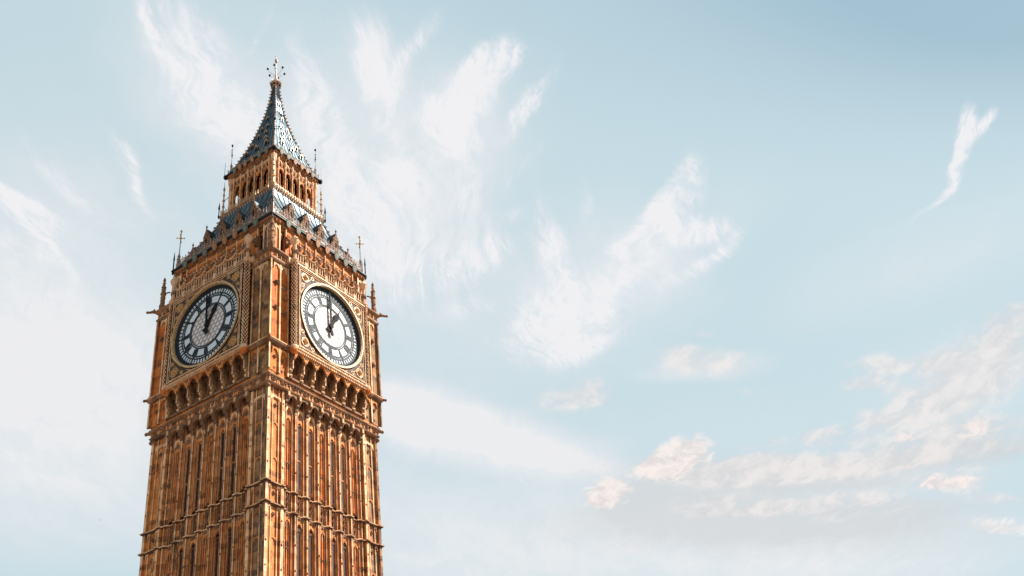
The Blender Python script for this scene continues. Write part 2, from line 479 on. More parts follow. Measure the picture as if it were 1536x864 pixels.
def roof_mat():
    m, N, b = principled('cast_iron_roof_tiles')
    tc = N.n('ShaderNodeTexCoord').outputs['Object']
    sep = N.n('ShaderNodeSeparateXYZ')
    N.put(sep.inputs[0], tc)
    nz = N.noise(N.mapping(tc, sc=(1, 1, 0.35)), 2.6, 6, 0.65)
    lines = N.math('FRACT', N.math('MULTIPLY', sep.outputs[2], 2.6))
    ln = N.smooth(lines, 0.0, 0.14, 0.75, 1.0)
    col = N.mix(N.smooth(nz, 0.3, 0.68), (0.040, 0.066, 0.086, 1), (0.115, 0.142, 0.160, 1))
    col = N.mix(ln, (0.04, 0.055, 0.065, 1), col)
    N.put(b.inputs['Base Color'], col)
    N.put(b.inputs['Roughness'], N.smooth(nz, 0.3, 0.7, 0.48, 0.36))
    b.inputs['Metallic'].default_value = 0.85
    b.inputs['Specular Tint'].default_value = (0.6, 0.58, 0.58, 1)
    bp = N.n('ShaderNodeBump')
    bp.inputs['Strength'].default_value = 0.15
    bp.inputs['Distance'].default_value = 0.05
    N.put(bp.inputs['Height'], ln)
    N.put(b.inputs['Normal'], bp.outputs[0])
    return m


M['roof'] = roof_mat()


# ------------------------------------------------------------------ mesh building
class MB:
    """collects faces in the tower's frame: u along the face, z up, w outwards from the axis"""
    def __init__(s):
        s.v, s.f, s.mi, s.mats = [], [], [], []
        s.m = 0

    def mat(s, key):
        if key not in s.mats:
            s.mats.append(key)
        s.m = s.mats.index(key)
        return s

    def raw(s, pts, faces):
        b = len(s.v)
        s.v += pts
        for f in faces:
            s.f.append(tuple(b + i for i in f))
            s.mi.append(s.m)

    def P(s, u, z, w):
        return (u, -w, z)

    def quad(s, a, b, c, d):
        s.raw([s.P(*a), s.P(*b), s.P(*c), s.P(*d)], [(0, 1, 2, 3)])

    def box(s, u0, u1, z0, z1, w0, w1):
        p = [s.P(u, z, w) for w in (w0, w1) for z in (z0, z1) for u in (u0, u1)]
        s.raw(p, [(0, 2, 3, 1), (4, 5, 7, 6), (0, 1, 5, 4), (2, 6, 7, 3), (0, 4, 6, 2), (1, 3, 7, 5)])

    def prism_uz(s, poly, w0, w1):
        n = len(poly)
        p = [s.P(u, z, w0) for u, z in poly] + [s.P(u, z, w1) for u, z in poly]
        s.raw(p, [tuple(range(n - 1, -1, -1)), tuple(range(n, 2 * n))] +
              [(i, (i + 1) % n, n + (i + 1) % n, n + i) for i in range(n)])

    def prism_wz(s, poly, u0, u1):
        n = len(poly)
        p = [s.P(u0, z, w) for w, z in poly] + [s.P(u1, z, w) for w, z in poly]
        s.raw(p, [tuple(range(n)), tuple(range(2 * n - 1, n - 1, -1))] +
              [(i, n + i, n + (i + 1) % n, (i + 1) % n) for i in range(n)])

    def octa(s, u, z, w, r, rz=None, rw=None):
        rz = rz or r
        rw = rw or r
        p = [s.P(u + r, z, w), s.P(u - r, z, w), s.P(u, z + rz, w), s.P(u, z - rz, w), s.P(u, z, w + rw), s.P(u, z, w - rw)]
        s.raw(p, [(0, 2, 4), (2, 1, 4), (1, 3, 4), (3, 0, 4), (2, 0, 5), (1, 2, 5), (3, 1, 5), (0, 3, 5)])

    def quatre(s, u, z, w, r):
        for a, b in ((1, 0), (-1, 0), (0, 1), (0, -1)):
            s.octa(u + a * r * .6, z + b * r * .6, w, r * .5, None, r * .55)
        s.octa(u, z, w, r * .35, None, r * .8)

    def tube(s, pts, r, n=5, r2=None):
        """pts are raw tower-local xyz points"""
        r2 = r if r2 is None else r2
        rings = []
        for i, q in enumerate(pts):
            q = Vector(q)
            a = Vector(pts[max(i - 1, 0)])
            b = Vector(pts[min(i + 1, len(pts) - 1)])
            t = (b - a).normalized()
            x = t.cross(Vector((0.31, 0.17, 0.94)))
            if x.length < 1e-3:
                x = t.cross(Vector((1, 0, 0)))
            x.normalize()
            y = t.cross(x)
            rr = r + (r2 - r) * i / max(1, len(pts) - 1)
            rings.append([tuple(q + (x * math.cos(k * 2 * PI / n) + y * math.sin(k * 2 * PI / n)) * rr) for k in range(n)])
        f = []
        for i in range(len(rings) - 1):
            for k in range(n):
                f.append((i * n + k, i * n + (k + 1) % n, (i + 1) * n + (k + 1) % n, (i + 1) * n + k))
        f.append(tuple(range(n)))
        f.append(tuple(range(len(rings) * n - 1, (len(rings) - 1) * n - 1, -1)))
        s.raw([p for rg in rings for p in rg], f)

    def lathe(s, x, y, prof, n=8, rot=0.0):
        """prof: (radius, z) pairs turned round the vertical through x, y"""
        p, f = [], []
        for r, z in prof:
            for k in range(n):
                a = rot + k * 2 * PI / n
                p.append((x + r * math.cos(a), y + r * math.sin(a), z))
        for i in range(len(prof) - 1):
            for k in range(n):
                f.append((i * n + k, i * n + (k + 1) % n, (i + 1) * n + (k + 1) % n, (i + 1) * n + k))
        f.append(tuple(range(n - 1, -1, -1)))
        f.append(tuple(range((len(prof) - 1) * n, len(prof) * n)))
        s.raw(p, f)

    def course(s, prof, cut=0.0):
        """square ring swept round the tower, prof = (w, z) from bottom to top; cut bevels the corners"""
        n = 8 if cut else 4
        p = []
        for w, z in prof:
            c = w - cut
            if cut:
                q = [(-c, -w), (c, -w), (w, -c), (w, c), (c, w), (-c, w), (-w, c), (-w, -c)]
            else:
                q = [(-w, -w), (w, -w), (w, w), (-w, w)]
            p += [(x, y, z) for x, y in q]
        f = []
        for i in range(len(prof) - 1):
            for k in range(n):
                f.append((i * n + k, i * n + (k + 1) % n, (i + 1) * n + (k + 1) % n, (i + 1) * n + k))
        f.append(tuple(range(n - 1, -1, -1)))
        f.append(tuple(range((len(prof) - 1) * n, len(prof) * n)))
        s.raw(p, f)

    def plan(s, pl, z0, z1, dw0=0.0, dw1=None, caps=False, matf=None):
        """vertical wall following a plan line [(u, w)] along one face"""
        dw1 = dw0 if dw1 is None else dw1
        for i in range(len(pl) - 1):
            (ua, wa), (ub, wb) = pl[i], pl[i + 1]
            if matf:
                s.mat(matf(wa, wb, ua, ub))
            s.quad((ua, z0, wa + dw0), (ub, z0, wb + dw0), (ub, z1, wb + dw1), (ua, z1, wa + dw1))

    def arch(s, u0, u1, z0, zs, za, zt, w0, w1, jl, jr, n=8, cusp=0.0):
        """screen cell from u0 to u1 with a pointed opening; jl / jr jamb widths"""
        a, b = u0 + jl, u1 - jr
        if jl > 0:
            s.box(u0, a, z0, zt, w0, w1)
        if jr > 0:
            s.box(b, u1, z0, zt, w0, w1)
        def h(t):
            x = abs(2 * t - 1)
            y = zs + (za - zs) * (1 - x ** 1.7) ** 0.75
            if cusp:
                y -= cusp * abs(math.sin(t * 3 * PI)) ** 3 * (0.25 + 0.75 * (1 - x))
            return y
        for i in range(n):
            t0, t1 = i / n, (i + 1) / n
            ua, ub = a + (b - a) * t0, a + (b - a) * t1
            ha, hb = h(t0), h(t1)
            s.quad((ua, ha, w1), (ub, hb, w1), (ub, zt, w1), (ua, zt, w1))
            s.quad((ua, ha, w0), (ub, hb, w0), (ub, hb, w1), (ua, ha, w1))
        s.quad((a, zt, w1), (b, zt, w1), (b, zt, w0), (a, zt, w0))

    def ringf(s, cu, cz, r0, r1, w0, w1, n=96):
        """flat ring standing on a face, from radius r0 to r1, w0 inner depth to w1"""
        p, f = [], []
        for k in range(n):
            a = k * 2 * PI / n
            c, d = math.cos(a), math.sin(a)
            p += [s.P(cu + r0 * c, cz + r0 * d, w0), s.P(cu + r0 * c, cz + r0 * d, w1),
                  s.P(cu + r1 * c, cz + r1 * d, w1), s.P(cu + r1 * c, cz + r1 * d, w0)]
        for k in range(n):
            a, b = k * 4, ((k + 1) % n) * 4
            for i in range(3):
                f.append((a + i, b + i, b + i + 1, a + i + 1))
        s.raw(p, f)

    def cone_ring(s, cu, cz, r0, w0, r1, w1, n=96):
        p, f = [], []
        for k in range(n):
            a = k * 2 * PI / n
            c, d = math.cos(a), math.sin(a)
            p += [s.P(cu + r0 * c, cz + r0 * d, w0), s.P(cu + r1 * c, cz + r1 * d, w1)]
        for k in range(n):
            a, b = k * 2, ((k + 1) % n) * 2
            f.append((a, b, b + 1, a + 1))
        s.raw(p, f)

    def absorb(s, o):
        """adds a builder's geometry from the next face round the corner"""
        base = len(s.v)
        s.v += [(y, -x, z) for x, y, z in o.v]
        for f, m in zip(o.f, o.mi):
            s.mat(o.mats[m] if o.mats else 'stone')
            s.f.append(tuple(base + i for i in f))
            s.mi.append(s.m)

    def build(s, name, parent=None, k=0, smooth=False):
        me = bpy.data.meshes.new(name)
        me.from_pydata(s.v, [], s.f)
        for key in (s.mats or ['stone']):
            me.materials.append(M[key])
        if s.mats:
            me.polygons.foreach_set('material_index', s.mi)
        if smooth:
            me.polygons.foreach_set('use_smooth', [True] * len(me.polygons))
        me.update()
        o = bpy.data.objects.new(name, me)
        C.objects.link(o)
        o.parent = parent
        return o


def around(o, kids=(), ks=(1, 2, 3)):
    """copies of a part (and its sub-parts) on the other faces"""
    for k in ks:
        c = o.copy()
        C.objects.link(c)
        c.parent = o.parent
        c.rotation_euler = (0, 0, k * PI / 2 + o.rotation_euler[2])
        for ch in kids:
            d = ch.copy()
            C.objects.link(d)
            d.parent = c
    return o


def corner_part(name, fn):
    """one mesh per corner: the left end of a face with the right end of its neighbour"""
    a, c = MB(), MB()
    fn(a, -1)
    fn(c, 1)
    a.absorb(c)
    return around(a.build(name, T))


def strip(o, us, ks=(0, 1, 2, 3), first=None):
    """a part modelled at u = 0 repeated along every face at the given offsets"""
    used = False
    for k in ks:
        for u in us:
            c = o if not used else o.copy()
            if used:
                C.objects.link(c)
                c.parent = o.parent
            used = True
            a = k * PI / 2
            c.location = (u * math.cos(a), u * math.sin(a), 0)
            c.rotation_euler = (0, 0, a)


# ------------------------------------------------------------------ ground
def ground():
    me = bpy.data.meshes.new('ground')
    R = 9000
    me.from_pydata([(-R, -R, 0), (R, -R, 0), (R, R, 0), (-R, R, 0)], [], [(0, 1, 2, 3)])
    m, N, b = principled('pale_paving')
    tc = N.n('ShaderNodeTexCoord').outputs['Object']
    N.put(b.inputs['Base Color'], N.mix(N.noise(tc, 0.4, 6), (0.14, 0.12, 0.10, 1), (0.22, 0.19, 0.155, 1)))
    b.inputs['Roughness'].default_value = 0.9
    me.materials.append(m)
    o = bpy.data.objects.new('ground', me)
    C.objects.link(o)
    o['kind'] = 'structure'


ground()

# ------------------------------------------------------------------ the clock tower
T = bpy.data.objects.new('clock_tower', None)
C.objects.link(T)
T.rotation_euler = (0, 0, PI / 4 - 0.0035)
T['label'] = 'tall Gothic clock tower of honey-coloured stone with white dials and a steep iron spire'
T['category'] = 'clock tower'

B0 = 1.25                                   # bay width
EDGES = [-4.375 + B0 * i for i in range(8)]
CENTRES = [e + B0 / 2 for e in EDGES[:-1]]

# ---- shaft: piers and seven ribbed bays per face
def face_plan(bay=True):
    pl = [(-6.43, 6.43), (-6.17, 6.43), (-6.17, 6.24), (-5.80, 6.24), (-5.80, 6.30), (-5.73, 6.30), (-5.73, 6.20),
          (-5.14, 6.20), (-5.14, 6.30), (-5.07, 6.30), (-5.07, 6.24), (-4.86, 6.24), (-4.86, 6.40), (-4.60, 6.40),
          (-4.60, 6.10)]
    for i, e in enumerate(EDGES):
        for du, w in ((-.30, 5.98), (-.30, 6.06), (-.27, 6.06), (-.27, 5.97), (-.16, 5.97), (-.16, 6.06), (-.13, 6.06),
                      (-.13, 5.99), (-.05, 5.99), (-.05, 6.18), (.05, 6.18), (.05, 5.99), (.13, 5.99), (.13, 6.06), (.16, 6.06),
                      (.16, 5.97), (.27, 5.97), (.27, 6.06), (.30, 6.06), (.30, 5.86)):
            if i == 0 and du < -.2:
                continue
            if i == 7 and du > .2:
                continue
            pl.append((e + du, w))
        if i < 7:
            c = e + B0 / 2
            for du, w in ((-.24, 5.86), (-.24, 5.95), (-.21, 5.95), (-.21, 5.84), (.21, 5.84), (.21, 5.95), (.24, 5.95), (.24, 5.86), (.325, 5.86)):
                pl.append((c + du, w))
    pl += [(-u, w) for u, w in reversed(pl[:15])]
    return pl


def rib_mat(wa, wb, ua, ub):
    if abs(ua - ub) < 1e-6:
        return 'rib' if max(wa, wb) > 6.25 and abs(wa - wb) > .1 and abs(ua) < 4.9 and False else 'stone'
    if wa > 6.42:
        return 'pier' if ua > 0 else 'rib'  # corner fillet: greyer stone at a face's right-hand end, pale at its left
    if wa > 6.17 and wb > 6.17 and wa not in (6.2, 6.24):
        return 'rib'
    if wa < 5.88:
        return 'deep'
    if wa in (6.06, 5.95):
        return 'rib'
    return 'pier' if ua > 4.5 else 'stone'  # greyer stone at the right-hand end of a face, orange at the left


PL = face_plan()
b = MB()
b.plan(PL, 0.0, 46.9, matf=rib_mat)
b.mat('stone')
for i, c in enumerate(CENTRES):
    wide = i in (1, 2, 4, 5)
    # arched heads closing each recess below the cornice and below the string courses
    for (za, zt) in ((45.0, 45.75), (36.6, 37.3), (38.9, 39.0)):
        b.mat('stone').arch(c - .325, c + .325, za - .3, za - .2, za + .15, za + .35, 5.85, 5.98, .05, .05, 6)
        b.mat('worn').box(c - .32, c + .32, za + .35, zt, 5.7, 5.98)
        b.mat('worn').quatre(c, za + .5, 5.99, .13)
    # tracery between the two string courses
    b.mat('umber').box(c - .32, c + .32, 37.4, 38.8, 5.7, 5.90)  # darker backing behind the tracery
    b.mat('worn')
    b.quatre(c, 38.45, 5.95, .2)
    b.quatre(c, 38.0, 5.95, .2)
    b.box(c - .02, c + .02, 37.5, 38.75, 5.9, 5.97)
    b.mat('umber').box(c - .32, c + .32, 36.2, 37.2, 5.7, 5.90)
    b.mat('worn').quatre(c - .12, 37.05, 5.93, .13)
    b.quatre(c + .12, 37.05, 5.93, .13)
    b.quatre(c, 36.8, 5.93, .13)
    b.mat('stone').box(c - .205, c - .167, 39.0, 45.0, 5.83, 5.90)
    b.mat('stone').box(c + .167, c + .205, 39.0, 45.0, 5.83, 5.90)
    if not wide:
        b.mat('stone').box(c - .03, c + .03, 20, 45.0, 5.83, 5.94)
        for zz in (41.3, 43.4, 34.6, 32.5):
            b.mat('worn').quatre(c - .09, zz, 5.95, .1)
            b.quatre(c + .1, zz, 5.95, .1)
# small carved knots on the ribs
for e in EDGES:
    for zz in (33.0, 34.9, 40.6, 42.4, 44.2):
        dz = .15 * math.sin(e * 3)
        b.mat('worn').octa(e, zz + dz, 6.18, .09, .11, .07)
for sx in (-1, 1):
    for uu, ww in ((6.30, 6.43), (4.73, 6.40)):
        for zz in (32.6, 34.4, 36.2, 40.4, 42.2, 44.0, 45.8):
            b.mat('worn').octa(sx * uu, zz, ww, .10, .13, .07)
    for zz in (34.5, 40.7, 43.6):
        b.mat('stone')
        b.arch(sx * 5.435 - .295, sx * 5.435 + .295, zz, zz + .05, zz + .32, zz + .4, 6.19, 6.26, .03, .03, 6)
    # arched panel heads on the piers under the cornices
    for zt in (46.2, 37.35, 38.95):
        b.mat('rib').arch(sx * 5.435 - .57, sx * 5.435 + .57, zt - .5, zt - .35, zt - .05, zt + .05, 6.18, 6.33, .04, .04, 8, .1)
        b.mat('worn').quatre(sx * 5.435, zt - .75, 6.22, .2)
shaft = b.build('shaft', T)
around(shaft)
# inner core keeps the shaft solid from behind the panes
b = MB().mat('shadow')
b.course([(5.6, 0), (5.6, 47.5)])
b.build('inner_core', T)

# slit windows in the two pairs of tall recesses
for (z0, z1) in ((39.05, 41.9), (42.0, 44.95), (30.0, 36.5), (22.0, 29.8)):
    b = MB().mat('glass')
    b.box(-.165, .165, z0, z1, 5.75, 5.855)
    b.mat('umber').box(-.012, .012, z0, z1, 5.82, 5.862)
    for q in range(int((z1 - z0) / .55)):
        b.box(-.165, .165, z0 + .5 + q * .55, z0 + .525 + q * .55, 5.82, 5.861)
    b.mat('worn').box(-.208, .208, z1 - .06, z1 + .06, 5.84, 5.90)
    strip(b.build('slit_window', T), [CENTRES[i] for i in (1, 2, 4, 5)])


# ---- stepped string courses that follow the pilasters
def stepped_plan():
    pl = [(-6.43, 6.43), (-6.02, 6.43), (-6.02, 6.30), (-4.86, 6.30), (-4.86, 6.42), (-4.58, 6.42), (-4.58, 6.14)]
    for i, e in enumerate(EDGES):
        if i:
            pl += [(e - .40, 5.86), (e - .32, 5.98), (e - .2, 6.14)]
        if i < 7:
            pl += [(e + .2, 6.14), (e + .32, 5.98), (e + .40, 5.86)]
    pl += [(-u, w) for u, w in reversed(pl[:7])]
    return pl


SP = stepped_plan()
def string_course(z0, prof, key='worn', name='string_course'):
    b = MB().mat(key)
    for si, ((d0, a), (d1, c)) in enumerate(zip(prof[:-1], prof[1:])):
        b.mat('umber' if si < 2 else 'rib')  # shade painted into the lower faces, lit top edge painted as pale stone
        pts = []
        for i, (u, w) in enumerate(SP):
            u0 = u - d0 if i == 0 else (u + d0 if i == len(SP) - 1 else u)
            u1 = u - d1 if i == 0 else (u + d1 if i == len(SP) - 1 else u)
            pts.append(((u0, z0 + a, w + d0), (u1, z0 + c, w + d1)))
        for p, q in zip(pts[:-1], pts[1:]):
            b.quad(p[0], q[0], q[1], p[1])
    o = b.build(name, T)
    around(o)


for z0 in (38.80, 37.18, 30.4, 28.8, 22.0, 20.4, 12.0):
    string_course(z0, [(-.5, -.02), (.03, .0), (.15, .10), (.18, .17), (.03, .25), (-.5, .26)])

# ---- corbels carrying the main cornice
b = MB().mat('worn')
b.prism_wz([(5.9, 45.5), (6.12, 45.5), (6.16, 45.8), (6.28, 45.85), (6.30, 46.15), (6.44, 46.2), (6.46, 46.5), (6.60, 46.55), (6.62, 47.02), (5.9, 47.02)], -.15, .15)
b.mat('rib').box(-.10, .10, 46.60, 46.98, 6.60, 6.68)
b.octa(0, 45.55, 6.1, .13, .2)
strip(b.build('corbel', T), EDGES)
b = MB()
for c in CENTRES:
    b.mat('worn').arch(c - .475, c + .475, 46.3, 46.45, 46.85, 47.0, 6.2, 6.50, .03, .03, 8)
    b.mat('deep').box(c - .47, c + .47, 45.7, 47.0, 5.75, 5.98)
    b.mat('umber').box(c - .42, c + .42, 46.35, 46.99, 5.9, 6.0)  # dark box paints the shade at the back of each pocket
    b.mat('rib')
    b.arch(c - .31, c + .31, 45.6, 45.7, 46.05, 46.15, 5.98, 6.06, .05, .05, 6, .08)
around(b.build('corbel_arcade', T))

# ---- main cornice under the clock stage
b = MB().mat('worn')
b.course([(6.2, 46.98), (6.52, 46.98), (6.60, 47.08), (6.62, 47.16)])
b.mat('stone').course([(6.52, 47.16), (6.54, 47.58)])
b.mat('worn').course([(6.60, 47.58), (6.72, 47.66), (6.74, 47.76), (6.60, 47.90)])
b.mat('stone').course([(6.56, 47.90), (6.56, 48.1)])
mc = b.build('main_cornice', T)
b = MB()
for i in range(-5, 6):
    if abs(i) == 5:
        u = math.copysign(6.0, i)
    else:
        u = i * 1.25
    b.mat('worn').quatre(u, 47.37, 6.56, .2)
    for du in (-.42, .42):
        b.mat('rib').box(u + du - .03, u + du + .03, 47.18, 47.58, 6.5, 6.6)
for i in range(34):
    u = -6.4 + 12.8 * (i + .5) / 34
    b.mat('worn').box(u - .09, u + .09, 47.5, 47.6, 6.5, 6.64)
cn = b.build('carved_band', T)
around(cn)

# carved grotesques at the corners of the cornice and at the stage above
def grotesque(z, w, size, long):
    b = MB().mat('worn')
    d = 1 / math.sqrt(2)
    def q(a, zz):
        r = (w + a) / 1.0
        return (-r, -r, zz)
    b.tube([q(-.5, z - .1), q(-.1, z), q(long * .5, z + .10), q(long * .8, z + .02), q(long, z + .07)], size * 1.1, 7, size * .5)
    b.lathe(-(w + long), -(w + long), [(size * .3, z - size * .6), (size * .75, z - size * .1), (size * .7, z + size * .4), (size * .2, z + size * .9)], 7)
    b.lathe(-(w + long * .35), -(w + long * .35), [(size * .2, z), (size, z + .1), (size * .5, z + .28), (.02, z + .42)], 6)
    for sx in (-1, 1):
        b.tube([q(long * .2, z + .05), (-(w + long * .3) + sx * .16, -(w + long * .3) - sx * .16, z + .28)], size * .5, 5, .02)
    return around(b.build('grotesque', T))


grotesque(47.55, 6.5, .20, .28)
grotesque(46.75, 6.25, .24, .22)
grotesque(50.7, 6.72, .17, .36)
grotesque(59.7, 6.85, .17, .60)

# ---- stage between the cornice and the dials: niches and corner panels
b = MB().mat('deep')
b.course([(6.1, 48.1), (6.1, 50.7)])
b.build('niche_wall', T)
b = MB().mat('pier')
b.prism_wz([(6.38, 48.1), (6.72, 48.12), (6.78, 48.35), (6.68, 48.55), (6.84, 48.75), (6.78, 49.0), (6.96, 49.25), (6.92, 49.5), (7.12, 49.75),
            (7.10, 49.95), (7.28, 50.2), (7.28, 50.55), (6.38, 50.55)], -.13, .13)
b.mat('rib')
b.octa(0, 48.32, 6.84, .13, .16)
b.octa(0, 48.80, 6.90, .10, .12)
b.octa(0, 49.28, 7.02, .10, .12)
b.octa(0, 49.8, 7.18, .10, .12)
b.mat('pink').box(-.045, .045, 48.9, 50.3, 7.0, 7.06)
strip(b.build('niche_bracket', T), EDGES)
b, b2 = MB(), MB()
for c in CENTRES:
    b.mat('stone').arch(c - .626, c + .626, 49.9, 50.0, 50.44, 50.55, 7.06, 7.24, .19, .19, 12, .10)
    # coved back of the niche
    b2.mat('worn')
    for i in range(6):
        t0, t1 = i / 6, (i + 1) / 6
        f = lambda t: (48.15 + 2.38 * t, 6.72 - .30 * math.sin(t * PI) - .18 * t)
        (za, wa), (zb, wb) = f(t0), f(t1)
        for j in range(6):
            s0, s1 = j / 6, (j + 1) / 6
            g = lambda s: -.42 * math.sin(s * PI)
            b2.quad((c - .455 + .91 * s0, za, wa + g(s0)), (c - .455 + .91 * s1, za, wa + g(s1)),
                   (c - .455 + .91 * s1, zb, wb + g(s1)), (c - .455 + .91 * s0, zb, wb + g(s0)))
    b2.mat('worn').box(c - .44, c + .44, 48.12, 48.28, 6.5, 6.74)
around(b.build('niche_arcade', T))
around(b2.build('niche_back', T))


def pier_plan(W, u_in, ribs):
    """panelled corner pier from the corner inwards; left end of a face"""
    pl = [(-W, W), (-W + .15, W), (-W + .15, W - .2)]
    L = u_in - (-W + .15)
    a = -W + .15
    mid = a + L * .52
    pl += [(mid - .07, W - .2), (mid - .07, W - .06), (mid + .07, W - .06), (mid + .07, W - .22), (u_in - .14, W - .22), (u_in - .14, W - .04), (u_in, W - .04), (u_in, W - .5)]
    return pl


def mirror(pl):
    return [(-u, w) for u, w in reversed(pl)]


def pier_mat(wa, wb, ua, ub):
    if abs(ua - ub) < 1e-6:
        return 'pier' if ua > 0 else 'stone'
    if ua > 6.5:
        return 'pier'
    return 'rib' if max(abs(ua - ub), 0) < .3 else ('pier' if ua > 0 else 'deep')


def pier_base(b, sx):
    pp = pier_plan(6.80, -4.55, 2)
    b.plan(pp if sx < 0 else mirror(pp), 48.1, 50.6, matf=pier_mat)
    for uu in (6.0, 5.1):
        b.mat('stone').arch(sx * uu - .33, sx * uu + .33, 49.7, 49.85, 50.2, 50.35, 6.56, 6.72, .04, .04, 8, .08)
        b.mat('worn').quatre(sx * uu, 49.45, 6.62, .2)
        b.mat('rib').quatre(sx * uu, 48.5, 6.62, .14)
    b.mat('worn').box(sx * 5.65 - .95, sx * 5.65 + .95, 50.2, 50.55, 6.3, 6.70)
corner_part('pier_base', pier_base)

# ---- projecting ledge below the dials
b = MB().mat('worn')
b.course([(6.4, 50.42), (6.84, 50.46), (6.96, 50.62), (7.0, 50.74)])
b.mat('rib').course([(6.9, 50.74), (7.02, 50.78), (7.02, 50.86), (6.80, 51.06)])
b.build('stage_cornice', T)
b = MB().mat('deep')
b.box(-4.75, 4.75, 50.5, 50.62, 6.5, 7.34)
b.mat('rib')
for i in range(44):
    u = -4.6 + 9.2 * (i + .5) / 44
    b.box(u - .055, u + .055, 50.42, 50.56, 7.0, 7.38)
b.mat('pink').prism_wz([(6.8, 50.62), (7.36, 50.62), (7.44, 50.68), (7.44, 50.76), (7.38, 50.80), (7.38, 51.02), (6.8, 51.02)], -4.4, 4.4)
ledge = b.build('dial_ledge', T)
cu = bpy.data.curves.new('inscription', 'FONT')
cu.body = 'DOMINE SALVAM FAC REGINAM NOSTRAM VICTORIAM PRIMAM'
cu.size = 0.24
cu.extrude = 0.012
cu.align_x = 'CENTER'
cu.space_character = 1.2
tmp = bpy.data.objects.new('tmp', cu)
C.objects.link(tmp)
bpy.context.view_layer.update()
me = bpy.data.meshes.new_from_object(tmp.evaluated_get(bpy.context.evaluated_depsgraph_get()))
bpy.data.objects.remove(tmp)
me.materials.clear()
me.materials.append(M['black'])
W_ = max(v.co.x for v in me.vertices) - min(v.co.x for v in me.vertices)
fx = 8.2 / W_
for v in me.vertices:
    x, y, z = v.co
    v.co = (x * fx, -7.398 - z, 50.825 + y)
nv = len(me.vertices)
plate = MB().mat('gilt')
plate.box(-4.2, 4.2, 50.802, 51.018, 7.375, 7.393)
import bmesh
bm = bmesh.new()
bm.from_mesh(me)
for p, f in [(plate.v, plate.f)]:
    vs = [bm.verts.new(q) for q in p]
    for q in f:
        bm.faces.new([vs[i] for i in q]).material_index = 1
bm.to_mesh(me)
bm.free()
me.materials.append(M['gilt'])
ins = bpy.data.objects.new('inscription', me)
C.objects.link(ins)
ins.parent = ledge
around(ledge, [ins])

# ---- clock stage: piers either side of each dial
b = MB().mat('stone')
b.course([(6.30, 50.9), (6.30, 60.5)])
b.build('clock_stage_core', T)
def corner_pier(b, sx):
    pp = pier_plan(6.84, -4.70, 2)
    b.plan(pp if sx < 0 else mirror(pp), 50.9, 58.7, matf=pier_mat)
    for uu in (6.05, 5.2):
        for zz in (54.0, 56.5):
            b.mat('worn').quatre(sx * uu, zz + (.1 if uu > 6 else -.1), 6.66, .30)
            b.quatre(sx * uu, zz + (.1 if uu > 6 else -.1), 6.72, .18)
        b.mat('rib').arch(sx * uu - .33, sx * uu + .33, 58.0, 58.1, 58.5, 58.7, 6.58, 6.74, .04, .04, 8, .08)
        for dz in (51.2, 53.0, 55.2, 57.5):
            b.mat('stone').box(sx * uu - .03, sx * uu + .03, dz, dz + .9, 6.58, 6.66)
corner_part('corner_pier', corner_pier)
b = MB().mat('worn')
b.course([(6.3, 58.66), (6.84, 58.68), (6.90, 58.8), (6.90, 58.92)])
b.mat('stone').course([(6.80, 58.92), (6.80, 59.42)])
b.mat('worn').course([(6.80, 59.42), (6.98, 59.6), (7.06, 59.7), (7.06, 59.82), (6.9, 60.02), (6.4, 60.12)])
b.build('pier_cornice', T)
def pier_frieze(b, sx):
    for j in range(4):
        u = sx * (4.95 + j * .5)
        b.mat('rib').box(u - .2, u + .2, 58.98, 59.04, 6.78, 6.86)
        b.mat('worn').quatre(u, 59.2, 6.82, .15)
        b.mat('rib').box(u + .23, u + .27, 58.92, 59.42, 6.78, 6.88)
    b.mat('worn').box(sx * 5.8 - .9, sx * 5.8 + .9, 58.9, 58.96, 6.7, 6.88)
    b.mat('rib').box(sx * 4.9 - .15, sx * 4.9 + .15, 59.1, 59.65, 6.8, 7.12)
corner_part('pier_frieze', pier_frieze)


# ---- the dial, its frame and hands
CZ = 55.0
b = MB().mat('pink')
# square panel with a round hole, made of wedge quads
n = 96
HW, HH = 4.12, 3.98
for k in range(n):
    q = []
    for a in (k * 2 * PI / n, (k + 1) * 2 * PI / n):
        c, s_ = math.cos(a), math.sin(a)
        t = min(HW / abs(c) if abs(c) > 1e-6 else 1e9, HH / abs(s_) if abs(s_) > 1e-6 else 1e9)
        q.append(((3.86 * c, CZ + 3.86 * s_, 7.30), (t * c, CZ + t * s_, 7.30)))
    b.quad(q[0][0], q[0][1], q[1][1], q[1][0])
fr = b.build('dial_frame', T)
b = MB()
# outer mouldings: gilt, black, gilt
def sq(b, h0, v0, h1, v1, w0, w1):
    b.box(-h1, h1, CZ + v0, CZ + v1, w0, w1)
    b.box(-h1, h1, CZ - v1, CZ - v0, w0, w1)
    b.box(-h1, -h0, CZ - v0, CZ + v0, w0, w1)
    b.box(h0, h1, CZ - v0, CZ + v0, w0, w1)
sq(b.mat('rib'), 3.88, 3.85, 3.94, 3.92, 7.28, 7.355)
sq(b.mat('black'), 3.83, 3.80, 3.88, 3.85, 7.28, 7.33)
sq(b.mat('black'), 3.95, 3.93, 4.06, 4.01, 7.27, 7.33)
sq(b.mat('rib'), 4.06, 4.01, 4.12, 4.06, 7.0, 7.41)
sq(b.mat('black'), 4.12, 4.06, 4.30, 4.12, 6.9, 7.36)
b.mat('rib').box(-4.1, 4.1, CZ - 4.045, CZ - 3.99, 7.31, 7.44)
mould = b.build('frame_moulding', fr)
b = MB()
b.mat('gilt').ringf(0, CZ, 3.80, 3.93, 7.2, 7.46)
b.mat('black').ringf(0, CZ, 3.93, 3.99, 7.2, 7.36)
b.mat('gilt').ringf(0, CZ, 3.72, 3.80, 7.1, 7.40)
ring = b.build('dial_ring', fr)
